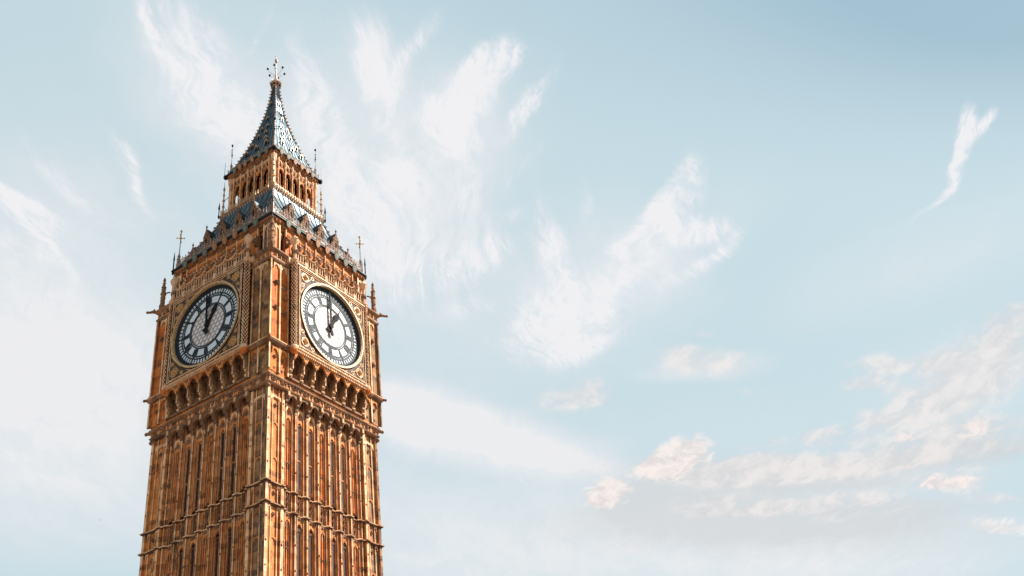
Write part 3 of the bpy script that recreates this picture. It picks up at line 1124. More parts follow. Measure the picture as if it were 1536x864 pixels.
# pierced spandrels: coloured roundels in gilt bars over dark bronze
spans = []
for sx in (-1, 1):
    for sz in (-1, 1):
        b = MB()
        cx, cz = sx * 3.34, CZ + sz * 3.25
        b.mat('bronze').prism_uz([(sx * 3.88, CZ + sz * 3.85), (sx * 3.88, CZ + sz * 1.5), (sx * 3.62, CZ + sz * 1.9), (sx * 2.95, CZ + sz * 2.75),
                                (sx * 2.0, CZ + sz * 3.5), (sx * 1.6, CZ + sz * 3.85)][::(1 if sx * sz > 0 else -1)], 7.29, 7.312)
        b.mat('gilt').ringf(cx, cz, .36, .42, 7.3, 7.36, 24)
        b.mat('tan').ringf(cx, cz, .02, .34, 7.3, 7.335, 16)
        b.mat('gold').quatre(cx, cz, 7.34, .30)
        for a0, r0 in ((0, .62), (1, .62)):
            px, pz = (sx * 3.62, CZ + sz * 2.35) if a0 else (sx * 2.45, CZ + sz * 3.6)
            b.mat('gilt').ringf(px, pz, .13, .18, 7.3, 7.35, 12)
            b.mat('gold').octa(px, pz, 7.33, .09)
        for k in range(8):
            a = k * PI / 4 + .2
            b.mat('gilt').octa(cx + .5 * math.cos(a), cz + .5 * math.sin(a), 7.33, .05)
        for k in range(5):
            t = .25 + k * .13
            b.mat('gilt').prism_uz([(sx * (3.9 - .02), CZ + sz * (3.85 - t * 2.4)), (sx * 3.88, CZ + sz * (3.90 - t * 2.4)), (sx * (3.88 - t * 2.1 + .05), CZ + sz * 3.85), (sx * (3.88 - t * 2.1), CZ + sz * 3.85)]
                                   [::(-1 if sx * sz > 0 else 1)], 7.30, 7.32) if k in (0, 4) else None
        spans.append(b.build('spandrel', fr))
around(fr, [mould, ring] + spans)

DW = 7.06
b = MB()
b.mat('iron').cone_ring(0, CZ, 3.55, DW - .05, 3.74, 7.25)
b.mat('opal').ringf(0, CZ, 1.95, 3.56, DW - .15, DW)
b.mat('opal_warm')
b.ringf(0, CZ, 0.0005, 1.95, DW - .15, DW, 64)
dial = b.build('clock_face', T)
# iron skeleton: rings, hour lines, minute blocks
b = MB().mat('iron')
D1 = DW + .035
for r0, r1 in ((3.41, 3.56), (2.97, 3.08), (2.75, 2.87), (2.01, 2.12), (1.87, 1.95)):
    b.ringf(0, CZ, r0, r1, DW - .02, D1)
def radial(b, a, r0, r1, h, w0, w1):
    """bar pointing outwards at clock angle a (0 = twelve, clockwise)"""
    s_, c = math.sin(a), math.cos(a)
    p = [(r0 * s_ - h * c, CZ + r0 * c + h * s_), (r0 * s_ + h * c, CZ + r0 * c - h * s_),
         (r1 * s_ + h * c, CZ + r1 * c - h * s_), (r1 * s_ - h * c, CZ + r1 * c + h * s_)]
    b.prism_uz(p, w0, w1)
for k in range(60):
    a = k * PI / 30
    if k % 5:
        radial(b, a, 3.07, 3.45, .042, DW - .01, D1 - .004)
        radial(b, a + PI / 60, 2.86, 3.02, .022, DW - .01, D1 - .006)
    else:
        radial(b, a, 2.10, 3.45, .045, DW - .01, D1 + .004)
        radial(b, a, 2.86, 3.45, .075, DW - .01, D1 + .002)
b.mat('zinc')
tracks = b.build('dial_tracery', dial)
b = MB().mat('tin')
# fine lattice in the middle of the dial
R = 1.90
for fam in range(3):
    a = fam * PI / 3 + PI / 6
    ca, sa = math.cos(a), math.sin(a)
    m_ = -R + .12
    while m_ < R:
        h = math.sqrt(max(R * R - m_ * m_, 0))
        if h > .1:
            p0 = (m_ * ca - h * sa, CZ + m_ * sa + h * ca)
            p1 = (m_ * ca + h * sa, CZ + m_ * sa - h * ca)
            t = .019
            b.prism_uz([(p0[0] - t * ca, p0[1] - t * sa), (p0[0] + t * ca, p0[1] + t * sa), (p1[0] + t * ca, p1[1] + t * sa), (p1[0] - t * ca, p1[1] - t * sa)],
                       DW - .01, DW + .012 + fam * .003)
        m_ += .40
lattice = b.build('centre_lattice', dial)
# roman numerals, feet towards the centre
ROM = {1: 'I', 2: 'II', 3: 'III', 4: 'IIII', 5: 'V', 6: 'VI', 7: 'VII', 8: 'VIII', 9: 'IX', 10: 'X', 11: 'XI', 12: 'XII'}
WID = {'I': .15, 'V': .30, 'X': .30}
nums = []
for hnum, s_ in ROM.items():
    b = MB().mat('iron')
    a = hnum * PI / 6
    tot = sum(WID[ch] for ch in s_)
    x = -tot / 2
    r0, r1 = 2.16, 2.74
    sa, ca = math.sin(a), math.cos(a)
    def T2(px, r):
        return (px * ca + r * sa, CZ - px * sa + r * ca)
    def bar(xa, ra, xb, rb, h):
        b.prism_uz([T2(xa - h, ra), T2(xa + h, ra), T2(xb + h, rb), T2(xb - h, rb)], DW - .01, D1 + .008 + .001 * abs(xa))
    for ch in s_:
        w_ = WID[ch]
        c_ = x + w_ / 2
        if ch == 'I':
            bar(c_, r0, c_, r1, .058)
        elif ch == 'V':
            bar(c_, r0, c_ - w_ * .34, r1, .05)
            bar(c_ + .01, r0, c_ + w_ * .34, r1, .032)
        else:
            bar(c_ - w_ * .34, r1, c_ + w_ * .34, r0, .05)
            bar(c_ + w_ * .34, r1, c_ - w_ * .34, r0, .032)
        x += w_
    nums.append(b.build('numeral', dial))
def hand(name, ang, length, tail, prof, w0, w1):
    """prof: (distance, half width) from tail to tip"""
    b = MB().mat('black')
    s_, c = math.sin(ang), math.cos(ang)
    L = [(d * s_ - h * c, CZ + d * c + h * s_) for d, h in prof]
    Rr = [(d * s_ + h * c, CZ + d * c - h * s_) for d, h in prof]
    for i in range(len(prof) - 1):
        b.prism_uz([L[i], Rr[i], Rr[i + 1], L[i + 1]], w0, w1)
    b.ringf(0, CZ, 0.001, .22, w0, w1 + .02, 20)
    return b.build(name, dial)
hh = hand('hour_hand', math.radians(29.5), 2.2, .6, [(-.62, .22), (-.5, .28), (-.3, .14), (0, .16), (.7, .14), (1.15, .15), (1.32, .28), (1.52, .29), (1.75, .16), (2.1, .03)], DW + .07, DW + .13)
mh = hand('minute_hand', math.radians(-3.0), 3.4, 1.0, [(-.95, .13), (-.75, .20), (-.35, .08), (0, .13), (1.0, .11), (2.4, .085), (3.45, .05)], DW + .15, DW + .20)
around(dial, [tracks, lattice, hh, mh] + nums)

# ---- chequered columns beside the dials
b = MB().mat('black')
b.lathe(0, -7.20, [(.19, 50.9), (.19, 59.3)], 10)
b.mat('pink')
b.lathe(0, -7.20, [(.27, 50.55), (.30, 50.7), (.26, 50.95), (.1, 51.02)], 10)
b.lathe(0, -7.20, [(.1, 59.15), (.28, 59.3), (.33, 59.5), (.30, 59.65), (.17, 59.7), (.17, 61.2), (.24, 61.35),
                 (.32, 61.5), (.36, 61.75), (.30, 61.95), (.12, 62.1), (.03, 62.3)], 10)
zz = 51.10
i = 0
while zz < 59.1:
    for j in range(6):
        a = (j + (i % 2) * .5) * 2 * PI / 6
        b.mat('rib').octa(.21 * math.cos(a), zz, 7.20 - .21 * math.sin(a), .095, .10, .095)
    zz += .19
    i += 1
for k in range(8):
    a = k * PI / 4
    b.mat('rib').octa(.3 * math.cos(a), 59.5, 7.2 - .3 * math.sin(a), .09)
    b.octa(.33 * math.cos(a), 61.75, 7.2 - .33 * math.sin(a), .1)
    b.mat('worn').octa(.2 * math.cos(a), 60.4, 7.2 - .2 * math.sin(a), .08, .3)
b.mat('deep').lathe(0, -7.2, [(.1, 50.1), (.3, 50.35), (.34, 50.5), (.3, 50.58)], 8)
strip(b.build('chequered_column', T), (-4.48, 4.48))

# ---- frieze above the dials with its wavy gilded crest
b = MB().mat('umber')
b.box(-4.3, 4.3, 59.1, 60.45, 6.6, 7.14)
b.mat('worn').box(-4.32, 4.32, 59.04, 59.2, 6.9, 7.36)
b.mat('gilt').box(-4.32, 4.32, 59.2, 59.27, 6.9, 7.42)
b.mat('pink').box(-4.32, 4.32, 59.27, 59.40, 6.9, 7.34)
for i in range(36):
    u = -4.2 + 8.4 * (i + .5) / 36
    b.mat('gold' if i % 2 else 'tan').octa(u, 59.335, 7.34, .06)
def crest(u):
    t = ((u - .625) / 1.25) % 1.0
    return 60.60 + .15 * math.cos(2 * PI * t) + .06 * math.cos(4 * PI * t)
K = 112
for i in range(K):
    u0, u1 = -4.3 + 8.6 * i / K, -4.3 + 8.6 * (i + 1) / K
    z0, z1 = crest(u0), crest(u1)
    b.mat('pink')
    b.quad((u0, z0, 7.30), (u1, z1, 7.30), (u1, z1 + .09, 7.34), (u0, z0 + .09, 7.34))
    b.quad((u0, z0 + .09, 7.34), (u1, z1 + .09, 7.34), (u1, z1 + .09, 7.06), (u0, z0 + .09, 7.06))
    b.quad((u0, z0, 7.06), (u1, z1, 7.06), (u1, z1, 7.30), (u0, z0, 7.30))
    b.mat('deep').quad((u0, 60.4, 7.12), (u1, 60.4, 7.12), (u1, z1 + .02, 7.12), (u0, z0 + .02, 7.12))
for i in range(28):
    u = -4.2 + 8.4 * (i + .5) / 28
    zt = crest(u)
    b.mat('pink').box(u - .035, u + .035, 59.75, zt - .06, 7.1, 7.22)
    b.octa(u + .15, 59.68, 7.18, .075)
for i, e in enumerate(EDGES[1:-1]):
    b.mat('pink').box(e - .15, e + .15, 59.42, 60.0, 7.1, 7.30)
    b.mat('gilt').quatre(e, 60.35, 7.22, .19)
    b.octa(e, 61.22, 7.22, .1, .2)
    b.octa(e - .12, 61.06, 7.22, .08)
    b.octa(e + .12, 61.06, 7.22, .08)
for c in CENTRES:
    b.mat('worn').box(c - .42, c + .42, 59.42, 59.66, 7.12, 7.24)
    b.mat('pink').box(c - .44, c + .44, 59.68, 59.74, 7.1, 7.27)
    for du in (-.28, 0, .28):
        b.mat('gilt').octa(c + du, 59.55, 7.26, .09)
around(b.build('dial_frieze', T))

# ---- belfry
b = MB().mat('deep')
b.course([(5.86, 60.0), (5.86, 63.9)])
b.build('belfry_wall', T)
b = MB()
for c in CENTRES:
    b.mat('stone').box(c - .626, c + .626, 63.2, 63.72, 5.87, 6.0)
    b.mat('deep').box(c - .626, c + .626, 60.0, 63.2, 5.87, 5.95)
    b.mat('stone').box(c - .05, c + .05, 60.0, 63.2, 5.90, 5.99)
    b.mat('umber').box(c - .40, c - .14, 62.75, 63.1, 5.9, 5.962)
    b.mat('umber').box(c + .14, c + .40, 62.75, 63.1, 5.9, 5.962)
for e in EDGES:
    b.mat('rib').box(e - .04, e + .04, 60.0, 63.72, 5.95, 6.10)
    # hooked brackets with a dark throat
    b.mat('worn').prism_wz([(6.05, 61.5), (6.4, 61.55), (6.62, 61.75), (6.68, 62.0), (6.58, 62.2), (6.44, 62.1), (6.46, 61.95), (6.3, 61.85), (6.22, 62.2), (6.36, 62.45), (6.30, 62.65), (6.05, 62.7)], e - .11, e + .11)
    b.mat('rib').octa(e, 62.08, 6.62, .14, .14, .14)
    b.octa(e, 62.55, 6.34, .12, .14, .12)
    b.octa(e, 61.6, 6.5, .09, .12, .1)
around(b.build('belfry_arcade', T))
def belfry_pier(b, sx):
  pp = [(-6.14, 6.14), (-5.92, 6.14), (-5.92, 6.0), (-5.62, 6.0), (-5.62, 6.07), (-5.54, 6.07), (-5.54, 5.99), (-5.22, 5.99), (-5.22, 6.1), (-5.06, 6.1), (-5.06, 5.8)]
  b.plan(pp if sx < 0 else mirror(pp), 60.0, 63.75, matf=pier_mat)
  if True:
    b.mat('shadow').arch(sx * 4.75 - .26, sx * 4.75 + .26, 60.1, 62.6, 63.2, 63.3, 5.87, 5.9, .0, .0, 6)
    b.mat('shadow').box(sx * 4.75 - .2, sx * 4.75 + .2, 60.1, 62.8, 5.87, 5.885)
    for uu in (5.77, 5.38):
        b.mat('rib').arch(sx * uu - .16, sx * uu + .16, 62.9, 63.0, 63.3, 63.5, 5.98, 6.06, .02, .02, 6)
corner_part('belfry_pier', belfry_pier)

# ---- belfry cornice: carved orange band, shields, gutter and cresting
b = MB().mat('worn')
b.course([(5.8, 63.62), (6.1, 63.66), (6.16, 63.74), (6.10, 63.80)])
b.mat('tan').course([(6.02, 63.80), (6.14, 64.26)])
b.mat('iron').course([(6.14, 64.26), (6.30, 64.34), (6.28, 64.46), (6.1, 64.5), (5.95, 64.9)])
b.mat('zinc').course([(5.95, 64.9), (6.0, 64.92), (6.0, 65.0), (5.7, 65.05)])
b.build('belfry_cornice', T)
b = MB()
for i in range(30):
    u = -6.0 + 12.0 * (i + .5) / 30
    b.mat('tan' if i % 3 else 'worn').quatre(u, 64.02, 6.12, .17)
    b.mat('deep').box(u + .17, u + .23, 63.84, 64.22, 6.05, 6.16)
around(b.build('carved_parapet', T))

def shield(b, w, z, hw, hh, key):
    P_ = [(-hw, hh), (hw, hh), (hw, -.1 * hh), (hw * .6, -.7 * hh), (0, -hh), (-hw * .6, -.7 * hh), (-hw, -.1 * hh)]
    b.mat('worn').prism_uz([(u, z + y) for u, y in reversed(P_)], w - .06, w)
    b.mat(key).prism_uz([(u * .88, z + y * .88) for u, y in reversed(P_)], w - .05, w + .02)
    b.mat('gilt').prism_uz([(-.03, z - .5 * hh), (.03, z - .5 * hh), (.03, z + .5 * hh), (-.03, z + .5 * hh)], w, w + .035)
    b.mat('gilt').octa(0, z + hh + .06, w, hw * .35, .1)
    # lean the shield outwards at its head
    for i, (x, y, zz_) in enumerate(b.v):
        b.v[i] = (x, y - (zz_ - z) * .25, zz_)
for key, us in (('green', (-4.375, -3.125, 3.125, 4.375, 1.875)), ('tan', (-1.875, -.625, .625)), ):
    b = MB()
    shield(b, 6.38, 64.12, .29, .40, key)
    strip(b.build('shield', T), us, (0, 2))
for key, us in (('green', (-4.375, -3.125, 3.125, 4.375, -1.875)), ('tan', (1.875, -.625, .625)), ):
    b = MB()
    shield(b, 6.38, 64.12, .29, .40, key)
    strip(b.build('shield', T), us, (3, 1))


def cresting(b, w, z0, h, u1, step, key, bars=True):
    n = int(2 * u1 / step)
    b.mat(key)
    b.box(-u1, u1, z0, z0 + .05, w - .03, w + .03)
    b.box(-u1, u1, z0 + h * .55, z0 + h * .55 + .035, w - .02, w + .02)
    for i in range(n + 1):
        u = -u1 + 2 * u1 * i / n
        b.box(u - .022, u + .022, z0, z0 + h * .8, w - .02, w + .02)
        b.octa(u, z0 + h * .9, w, .07, h * .16, .05)
        if i < n:
            m_ = u + u1 / n
            b.octa(m_, z0 + h * .3, w, step * .3, h * .2, .05)
            b.octa(m_, z0 + h * .66, w, .05, h * .14, .04)
        if i % 4 == 0:
            b.octa(u, z0 + h * 1.1, w, .08, h * .22, .06)


b = MB()
cresting(b, 5.98, 65.0, .75, 5.98, .36, 'zinc')
around(b.build('cresting', T))

# ---- lower roof
RP = [(5.62, 65.0), (5.42, 65.8), (5.18, 66.44), (4.53, 67.72), (4.10, 68.62), (3.72, 69.5), (3.42, 70.5), (3.36, 71.0)]
b = MB().mat('roof')
b.course(RP)
b.build('lower_roof', T)
def wat(prof, z):
    for (w0, z0), (w1, z1) in zip(prof[:-1], prof[1:]):
        if z0 <= z <= z1:
            return w0 + (w1 - w0) * (z - z0) / (z1 - z0)
    return prof[-1][0] if z > prof[-1][1] else prof[0][0]


def batten(b, prof, ufun, r, key='roof'):
    pts = []
    for w, z in prof:
        u = ufun(w)
        if u is None:
            continue
        pts.append((u, -(w + r * .3), z))
    if len(pts) > 1:
        b.mat(key).tube(pts, r, 4)
RPd = []
for (w0, z0), (w1, z1) in zip(RP[:-1], RP[1:]):
    for t in (0, .5):
        RPd.append((w0 + (w1 - w0) * t, z0 + (z1 - z0) * t))
RPd.append(RP[-1])
b = MB()
for i in range(-7, 8):
    u0 = i * .72
    batten(b, RPd, lambda w: u0 if abs(u0) < w - .05 else None, .06)
bt = b.build('roof_batten', T)
around(bt)
def ridge(prof, r, step, size, key='zinc', name='hip_ridge'):
    b = MB().mat(key)
    b.tube([(-w - .02, -w - .02, z) for w, z in prof], r, 6)
    d = 0
    z = prof[0][1] + .3
    while z < prof[-1][1] - .1:
        w = wat(prof, z) + .07
        b.lathe(-w, -w, [(size * .3, z - size * .4), (size, z + size * .2), (size * .7, z + size * .7), (.01, z + size * 1.3)], 5)
        b.octa(-w - size * .5, z + size * .3, w + size * .5, size * .6)
        z += step
    around(b.build(name, T))
ridge(RP, .09, .62, .15)

def dormer(u, z, w_face, hw, h, wback, name='dormer', tall=1.0, keyf='zinc'):
    """gabled roof window with side posts, pointed opening and a finial"""
    b = MB()
    b.mat('worn')
    b.box(-hw, hw, z, z + h, wback, w_face - .06)
    b.mat('shadow').box(-hw * .45, hw * .45, z + .05 * h, z + h * .95, w_face - .05, w_face - .03)
    b.mat(keyf)
    b.arch(-hw, hw, z, z + h * .5, z + h * .9, z + h, w_face - .06, w_face, hw * .42, hw * .42, 6)
    g = hw * 2.0 * tall
    b.prism_uz([(-hw * 1.25, z + h), (hw * 1.25, z + h), (0, z + h + g)], w_face - .12, w_face + .04)
    b.mat('roof').prism_uz([(-hw * 1.3, z + h + .05), (hw * 1.3, z + h + .05), (0, z + h + g + .03)], wback, w_face - .13)
    b.mat(keyf)
    for s_ in (-1, 1):
        b.lathe(s_ * hw * 1.15, -w_face, [(.06, z), (.06, z + h), (.10, z + h + .08), (.04, z + h + .15), (.01, z + h + .5 * g)], 5)
        for t in (.25, .5, .75):
            b.octa(s_ * hw * 1.25 * (1 - t), z + h + g * t, w_face, .07, .09)
    b.lathe(0, -w_face, [(.05, z + h + g - .05), (.05, z + h + g + .12), (.12, z + h + g + .2), (.05, z + h + g + .3), (.01, z + h + g + .5)], 5)
    b.mat('shadow').octa(0, z + h + g * .35, w_face + .03, hw * .3)
    return b.build(name, T)
strip(dormer(0, 66.15, 5.36, .25, 1.05, 4.3, 'dormer', 1.9, 'worn'), (-3, -1, 1, 3))
strip(dormer(0, 65.1, 5.86, .19, .6, 5.2, 'small_dormer', 1.6, 'worn'), (-4.1, -2, 0, 2, 4.1))

# ---- lantern: gallery, arcade, cornice
b = MB().mat('worn')
b.course([(3.3, 70.75), (3.42, 70.85), (3.52, 71.0), (3.54, 71.12), (3.3, 71.16)])
b.build('gallery_floor', T)
b = MB()
for i in range(22):
    u = -3.4 + 6.8 * (i + .5) / 22
    b.mat('zinc').prism_wz([(3.3, 70.55), (3.38, 70.55), (3.46, 70.8), (3.5, 70.98), (3.3, 70.98)], u - .06, u + .06)
cresting(b, 3.44, 71.14, .62, 3.44, .32, 'gilt')
around(b.build('gallery_balustrade', T))
b = MB().mat('shadow')
b.course([(1.7, 71.1), (1.7, 75.9)])
b.mat('stone').course([(2.92, 71.1), (2.92, 71.9)])
b.build('lantern_core', T)
LE = [-2.85, -2.375, -1.425, -.475, .475, 1.425, 2.375, 2.85]
b = MB()
for a_, c_ in zip(LE[1:-2], LE[2:-1]):
    b.mat('stone').arch(a_, c_, 71.9, 73.9, 74.6, 75.75, 2.76, 2.93, .08, .08, 10, .1)
    m_ = (a_ + c_) / 2
    b.mat('stone').box(m_ - .025, m_ + .025, 71.9, 74.0, 2.74, 2.8)
    for du in (-.22, .22):
        b.mat('rib').arch(m_ + du - .17, m_ + du + .17, 74.75, 75.15, 75.45, 75.5, 2.92, 3.0, .03, .03, 6)
        b.mat('shadow').box(m_ + du - .1, m_ + du + .1, 74.8, 75.15, 2.9, 2.94)
for sx in (-1, 1):
    b.mat('stone').box(sx * 2.61 - .235, sx * 2.61 + .235, 71.9, 75.75, 2.7, 2.9)
    b.mat('rib').arch(sx * 2.61 - .2, sx * 2.61 + .2, 72.2, 74.9, 75.3, 75.5, 2.88, 2.98, .04, .04, 6)
around(b.build('lantern_arcade', T))
b = MB().mat('pink')
b.lathe(0, -3.0, [(.11, 71.4), (.11, 71.7), (.065, 71.8), (.065, 75.1), (.12, 75.3), (.13, 75.5), (.08, 75.75)], 8)
b.mat('gilt').lathe(0, -3.0, [(.08, 73.4), (.11, 73.5), (.08, 73.6)], 8)
strip(b.build('colonnette', T), LE[1:-1])
b = MB().mat('rib')
b.lathe(-2.86, -2.86, [(.26, 71.1), (.26, 71.6), (.20, 71.7), (.20, 75.0), (.30, 75.3), (.34, 75.8)], 8, PI / 8)
around(b.build('lantern_pier', T))

b = MB().mat('worn')
b.course([(2.6, 75.7), (3.02, 75.75), (3.12, 75.86)])
b.mat('tan').course([(3.08, 75.86), (3.2, 76.3)])
b.mat('iron').course([(3.2, 76.3), (3.32, 76.36), (3.32, 76.5), (3.1, 76.6), (3.0, 76.9)])
b.build('lantern_cornice', T)
b = MB()
for i in range(18):
    u = -3.05 + 6.1 * (i + .5) / 18
    b.mat('tan' if i % 2 else 'deep').quatre(u, 76.08, 3.18, .15)
cresting(b, 3.12, 76.55, .55, 3.12, .28, 'zinc')
around(b.build('lantern_cresting', T))
for key, us in (('green', (-2.375, -1.425, 2.0)), ('tan', (-.475, .475, 1.25))):
    b = MB()
    shield(b, 3.40, 76.2, .23, .32, key)
    strip(b.build('lantern_shield', T), us, (0, 2))
for key, us in (('green', (2.375, 1.425, -1.9)), ('tan', (-.475, .475, -1.2))):
    b = MB()
    shield(b, 3.40, 76.2, .23, .32, key)
    strip(b.build('lantern_shield', T), us, (3, 1))

# ---- spire
SPR = [(3.02, 76.7), (2.78, 77.3), (2.52, 78.02), (2.24, 78.95), (1.82, 80.24), (1.32, 82.2), (.95, 83.9), (.68, 85.3), (.46, 86.9), (.31, 88.4), (.22, 89.7)]
b = MB().mat('roof')
b.course(SPR)
b.build('spire', T)
b = MB()
for fr_ in (-.83, -.62, -.41, -.2, 0, .2, .41, .62, .83):
    top = SPR if abs(fr_) in (.41, 0) or True else SPR
    batten(b, [p for p in SPR if p[0] > (.5 if abs(fr_) in (.2, .62) else .2)], lambda w: fr_ * w, .045)
around(b.build('spire_batten', T))
ridge(SPR, .06, .5, .11, 'zinc', 'spire_ridge')

def lucarne(z, us, sc):
    w = wat(SPR, z)
    b = MB()
    hw, h = .2 * sc, .36 * sc
    wf = w + .04
    b.mat('shadow').box(-hw * .6, hw * .6, z, z + h, wf - .25, wf + .02)
    b.mat('zinc')
    for s_ in (-1, 1):
        b.mat('roof').prism_uz([(s_ * hw, z - .05), (s_ * hw * .62, z - .05), (s_ * hw * .62, z + h), (s_ * hw, z + h)][::s_ * -1 or 1], wf - .3, wf + .07)
        b.mat('gilt').prism_uz([(s_ * hw * 1.3, z + h * .8), (s_ * hw * .95, z + h * .7), (0, z + h * 1.55), (0, z + h * 2.0)][::(1 if s_ < 0 else -1)], wf - .06, wf + .12)
    b.mat('roof').prism_uz([(-hw, z + h * .8), (hw, z + h * .8), (0, z + h * 1.6)], w - .6, wf - .05)
    strip(b.build('lucarne', T), us)
lucarne(78.5, (-1.35, 0, 1.35), 1.0)
lucarne(79.6, (-.95, .95), .95)
lucarne(81.0, (-.5, .5), .85)
lucarne(82.3, (-.4, .4), .75)
lucarne(83.9, (0,), .8)
lucarne(86.5, (0,), .7)

# ---- finial: crown, rod, orb and curled arms with balls
b = MB().mat('bark')
b.lathe(0, 0, [(.22, 89.4), (.24, 89.7), (.55, 90.0), (.66, 90.16), (.50, 90.30), (.36, 90.6), (.20, 90.9), (.12, 91.2), (.12, 91.5), (.06, 91.6), (.045, 92.6),
               (.10, 92.68), (.10, 92.76), (.045, 92.85), (.04, 93.5), (.08, 93.55), (.04, 93.6)], 8, PI / 8)
for k in range(8):
    a = k * PI / 4
    b.mat('bark').tube([(.55 * math.cos(a), .55 * math.sin(a), 90.1), (.66 * math.cos(a), .66 * math.sin(a), 90.35), (.58 * math.cos(a), .58 * math.sin(a), 90.5)], .05, 4, .02)
    b.mat('shadow').lathe(.44 * math.cos(a + .39), .44 * math.sin(a + .39), [(.05, 89.80), (.12, 89.86), (.12, 90.0), (.03, 90.1)], 5)
fin = b.build('finial', T)
b = MB().mat('bark')
b.lathe(0, 0, [(.03, 93.6), (.12, 93.7), (.18, 93.88), (.18, 94.02), (.12, 94.2), (.04, 94.3), (.03, 94.5), (.01, 94.72)], 10)
b.tube([(-.24, 0, 94.5), (.24, 0, 94.5)], .02, 4)
b.build('orb', fin, smooth=False)
for k in range(6):
    th = math.radians(13 + 60 * k - 45)
    c, s_ = math.cos(th), -math.sin(th)
    b = MB().mat('gilt')
    z0 = 91.6
    pts = [(.06, z0), (.35, z0 + .02), (.62, z0 + .15), (.82, z0 + .36), (.93, z0 + .55)]
    b.tube([(c * r, s_ * r, z) for r, z in pts], .022, 4, .016)
    b.tube([(c * .5, s_ * .5, z0 + .08), (c * .5, s_ * .5, z0 + .3), (c * .38, s_ * .38, z0 + .38)], .014, 4, .01)
    arm = b.build('scroll_arm', fin)
    b = MB().mat('black')
    b.lathe(c * .93, s_ * .93, [(.02, z0 + .5), (.10, z0 + .55), (.13, z0 + .64), (.10, z0 + .74), (.02, z0 + .79)], 8)
    b.build('ball', arm)

# ---- spindles and pinnacles at the corners
def spin(name, w, prof, key, n=6, extra=None):
    b = MB().mat(key)
    b.lathe(-w, -w, prof, n)
    if extra:
        extra(b, w)
    return around(b.build(name, T))
def crockets(zs, r, key):
    def f(b, w):
        b.mat(key)
        for i, z in enumerate(zs):
            for k in range(4):
                a = k * PI / 2 + PI / 4 * (i % 2)
                rr = r * (1 - .6 * i / len(zs))
                b.lathe(-w + rr * math.cos(a), -w + rr * math.sin(a), [(.01, z), (.06, z + .05), (.01, z + .14)], 4)
    return f
# dark stone pinnacles standing on the corners of the clock stage
spin('stone_pinnacle', 6.62, [(.26, 60.0), (.28, 60.5), (.20, 60.6), (.20, 61.6), (.28, 61.75), (.24, 61.85), (.19, 62.0), (.17, 62.4), (.24, 62.5), (.13, 62.6), (.07, 63.3), (.12, 63.38), (.02, 63.65)],
     'worn', 8, crockets((60.9, 61.3, 61.7, 62.2, 62.6, 62.9, 63.2), .22, 'worn'))
b = MB().mat('worn')
for s_ in (-1, 1):
    pass
b.tube([(-6.6, -6.6, 61.6), (-6.45, -6.45, 61.9), (-6.2, -6.2, 62.0)], .07, 5)
around(b.build('pinnacle_tie', T))
def cross(b, w):
    b.mat('gold')
    d = math.sqrt(.5)
    for sx, sy in ((-1, 1), (1, -1), (-1, -1), (1, 1)):
        L = .52 if sx != sy else .3
        b.tube([(-w, -w, 68.3), (-w + sx * L * d, -w + sy * L * d, 68.3)], .036, 4)
        b.lathe(-w + sx * (L + .03) * d, -w + sy * (L + .03) * d, [(.01, 68.2), (.075, 68.3), (.01, 68.4)], 5)
    b.lathe(-w, -w, [(.01, 68.1), (.15, 68.3), (.01, 68.5)], 6)
    b.lathe(-w, -w, [(.01, 68.98), (.13, 69.12), (.01, 69.34)], 5)
    for sx in (-1, 1):
        b.tube([(-w, -w, 69.12), (-w + sx * .2 * d, -w - sx * .2 * d, 69.12)], .035, 4)
        b.mat('zinc').tube([(-w + sx * .1, -w - sx * .1, 65.5), (-w + sx * .3, -w - sx * .3, 65.9), (-w + sx * .1, -w - sx * .1, 66.3)], .03, 4)
        b.mat('gold')
spin('cross_finial', 5.88, [(.22, 64.6), (.22, 65.2), (.14, 65.3), (.12, 66.0), (.16, 66.1), (.08, 66.3), (.045, 66.5), (.04, 69.1), (.01, 69.3)], 'zinc', 6, cross)
spin('corner_spike', 6.17, [(.10, 64.0), (.13, 64.4), (.06, 64.5), (.06, 65.6), (.09, 65.7), (.01, 66.6)], 'black', 5)
def vane(b, w):
    b.mat('black')
    d = math.sqrt(.5)
    for sx in (-1, 1):
        for z in (79.25, 79.6):
            b.tube([(-w, -w, z - .05), (-w + sx * .28 * d, -w - sx * .28 * d, z - .05), (-w + sx * .30 * d, -w - sx * .30 * d, z + .1)], .022, 4)
            b.lathe(-w + sx * .31 * d, -w - sx * .31 * d, [(.01, z), (.075, z + .08), (.01, z + .16)], 5)
    b.lathe(-w, -w, [(.01, 79.15), (.10, 79.25), (.01, 79.35)], 5)
    b.lathe(-w, -w, [(.02, 80.45), (.11, 80.6), (.10, 80.7), (.01, 80.85)], 6)
spin('weathervane_spindle', 2.92, [(.16, 76.7), (.16, 77.1), (.10, 77.2), (.10, 77.7), (.14, 77.8), (.05, 78.1), (.022, 78.4), (.018, 80.8)], 'zinc', 6, vane)
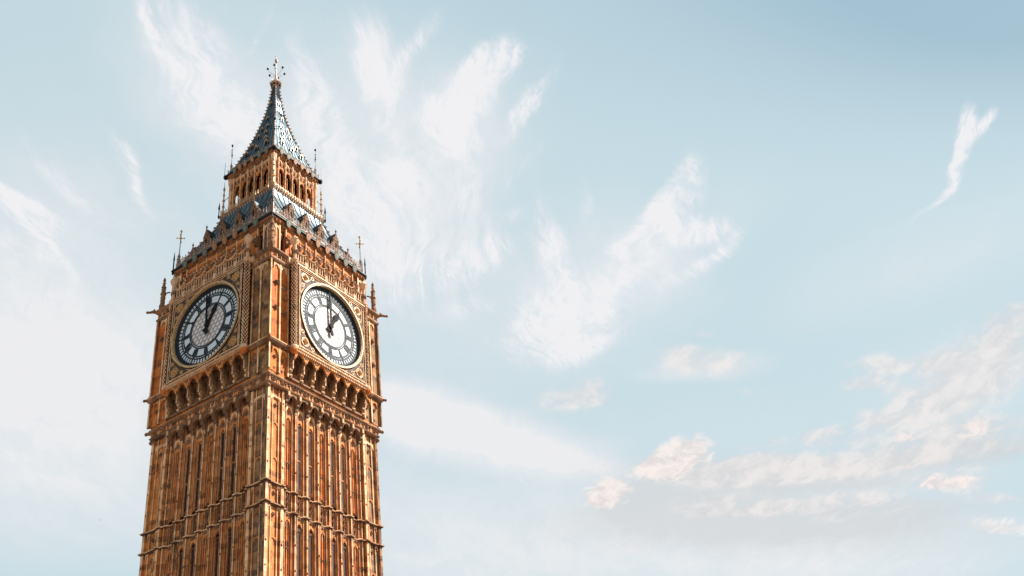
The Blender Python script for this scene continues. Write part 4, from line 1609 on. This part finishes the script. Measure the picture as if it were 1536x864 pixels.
spin('gallery_pinnacle', 3.30, [(.14, 71.1), (.14, 71.8), (.08, 71.9), (.08, 73.0), (.13, 73.1), (.07, 73.25), (.06, 74.4), (.12, 74.5), (.09, 74.8), (.03, 75.0), (.02, 75.6)],
     'gilt', 6, crockets((72.3, 73.1, 73.8, 74.5), .12, 'worn'))
spin('gallery_spike', 3.56, [(.08, 70.9), (.10, 71.2), (.05, 71.3), (.05, 72.0), (.11, 72.1), (.01, 72.9)], 'black', 5)
spin('cornice_spike', 3.34, [(.04, 76.3), (.05, 76.6), (.025, 76.8), (.02, 77.9), (.01, 78.3)], 'zinc', 5)
b = MB().mat('gilt')
b.tube([(-3.28, -3.28, 73.2), (-3.1, -3.1, 73.4), (-3.0, -3.0, 73.7)], .035, 4)
around(b.build('pinnacle_tie', T))
b = MB().mat('black')
b.lathe(-3.25, -3.25, [(.05, 75.9), (.22, 76.1), (.25, 76.3), (.1, 76.45)], 7)
around(b.build('corner_boss', T))

# ------------------------------------------------------------------ bird
def bird():
    v = [(0, .30, 0), (.05, .12, .03), (.06, -.1, .03), (0, -.28, 0), (-.06, -.1, .03), (-.05, .12, .03), (0, 0, -.06),
         (.35, .10, .12), (.33, -.06, .11), (.72, -.08, .05), (-.35, .10, .12), (-.33, -.06, .11), (-.72, -.08, .05), (.08, -.36, 0), (-.08, -.36, 0), (0, 0, .08)]
    f = [(0, 1, 15), (0, 15, 5), (1, 2, 15), (2, 3, 15), (3, 4, 15), (4, 5, 15), (0, 6, 1), (1, 6, 2), (2, 6, 3), (3, 6, 4), (4, 6, 5), (5, 6, 0),
         (1, 7, 8, 2), (7, 9, 8), (4, 11, 10, 5), (11, 12, 10), (3, 13, 14)]
    me = bpy.data.meshes.new('bird')
    me.from_pydata(v, [], f)
    me.materials.append(plain('grey_feathers', (.30, .30, .31), .8))
    o = bpy.data.objects.new('bird', me)
    C.objects.link(o)
    d = fwd * 1520.26 + right * (149.5 - 768) - up * (780 - 432)
    o.location = Vector((0, -77.144, 5.313)) + d.normalized() * 430
    o.rotation_euler = (.2, .3, .9)
    o['label'] = 'tiny grey bird gliding in the pale sky left of the tower'
    o['category'] = 'bird'
bird()
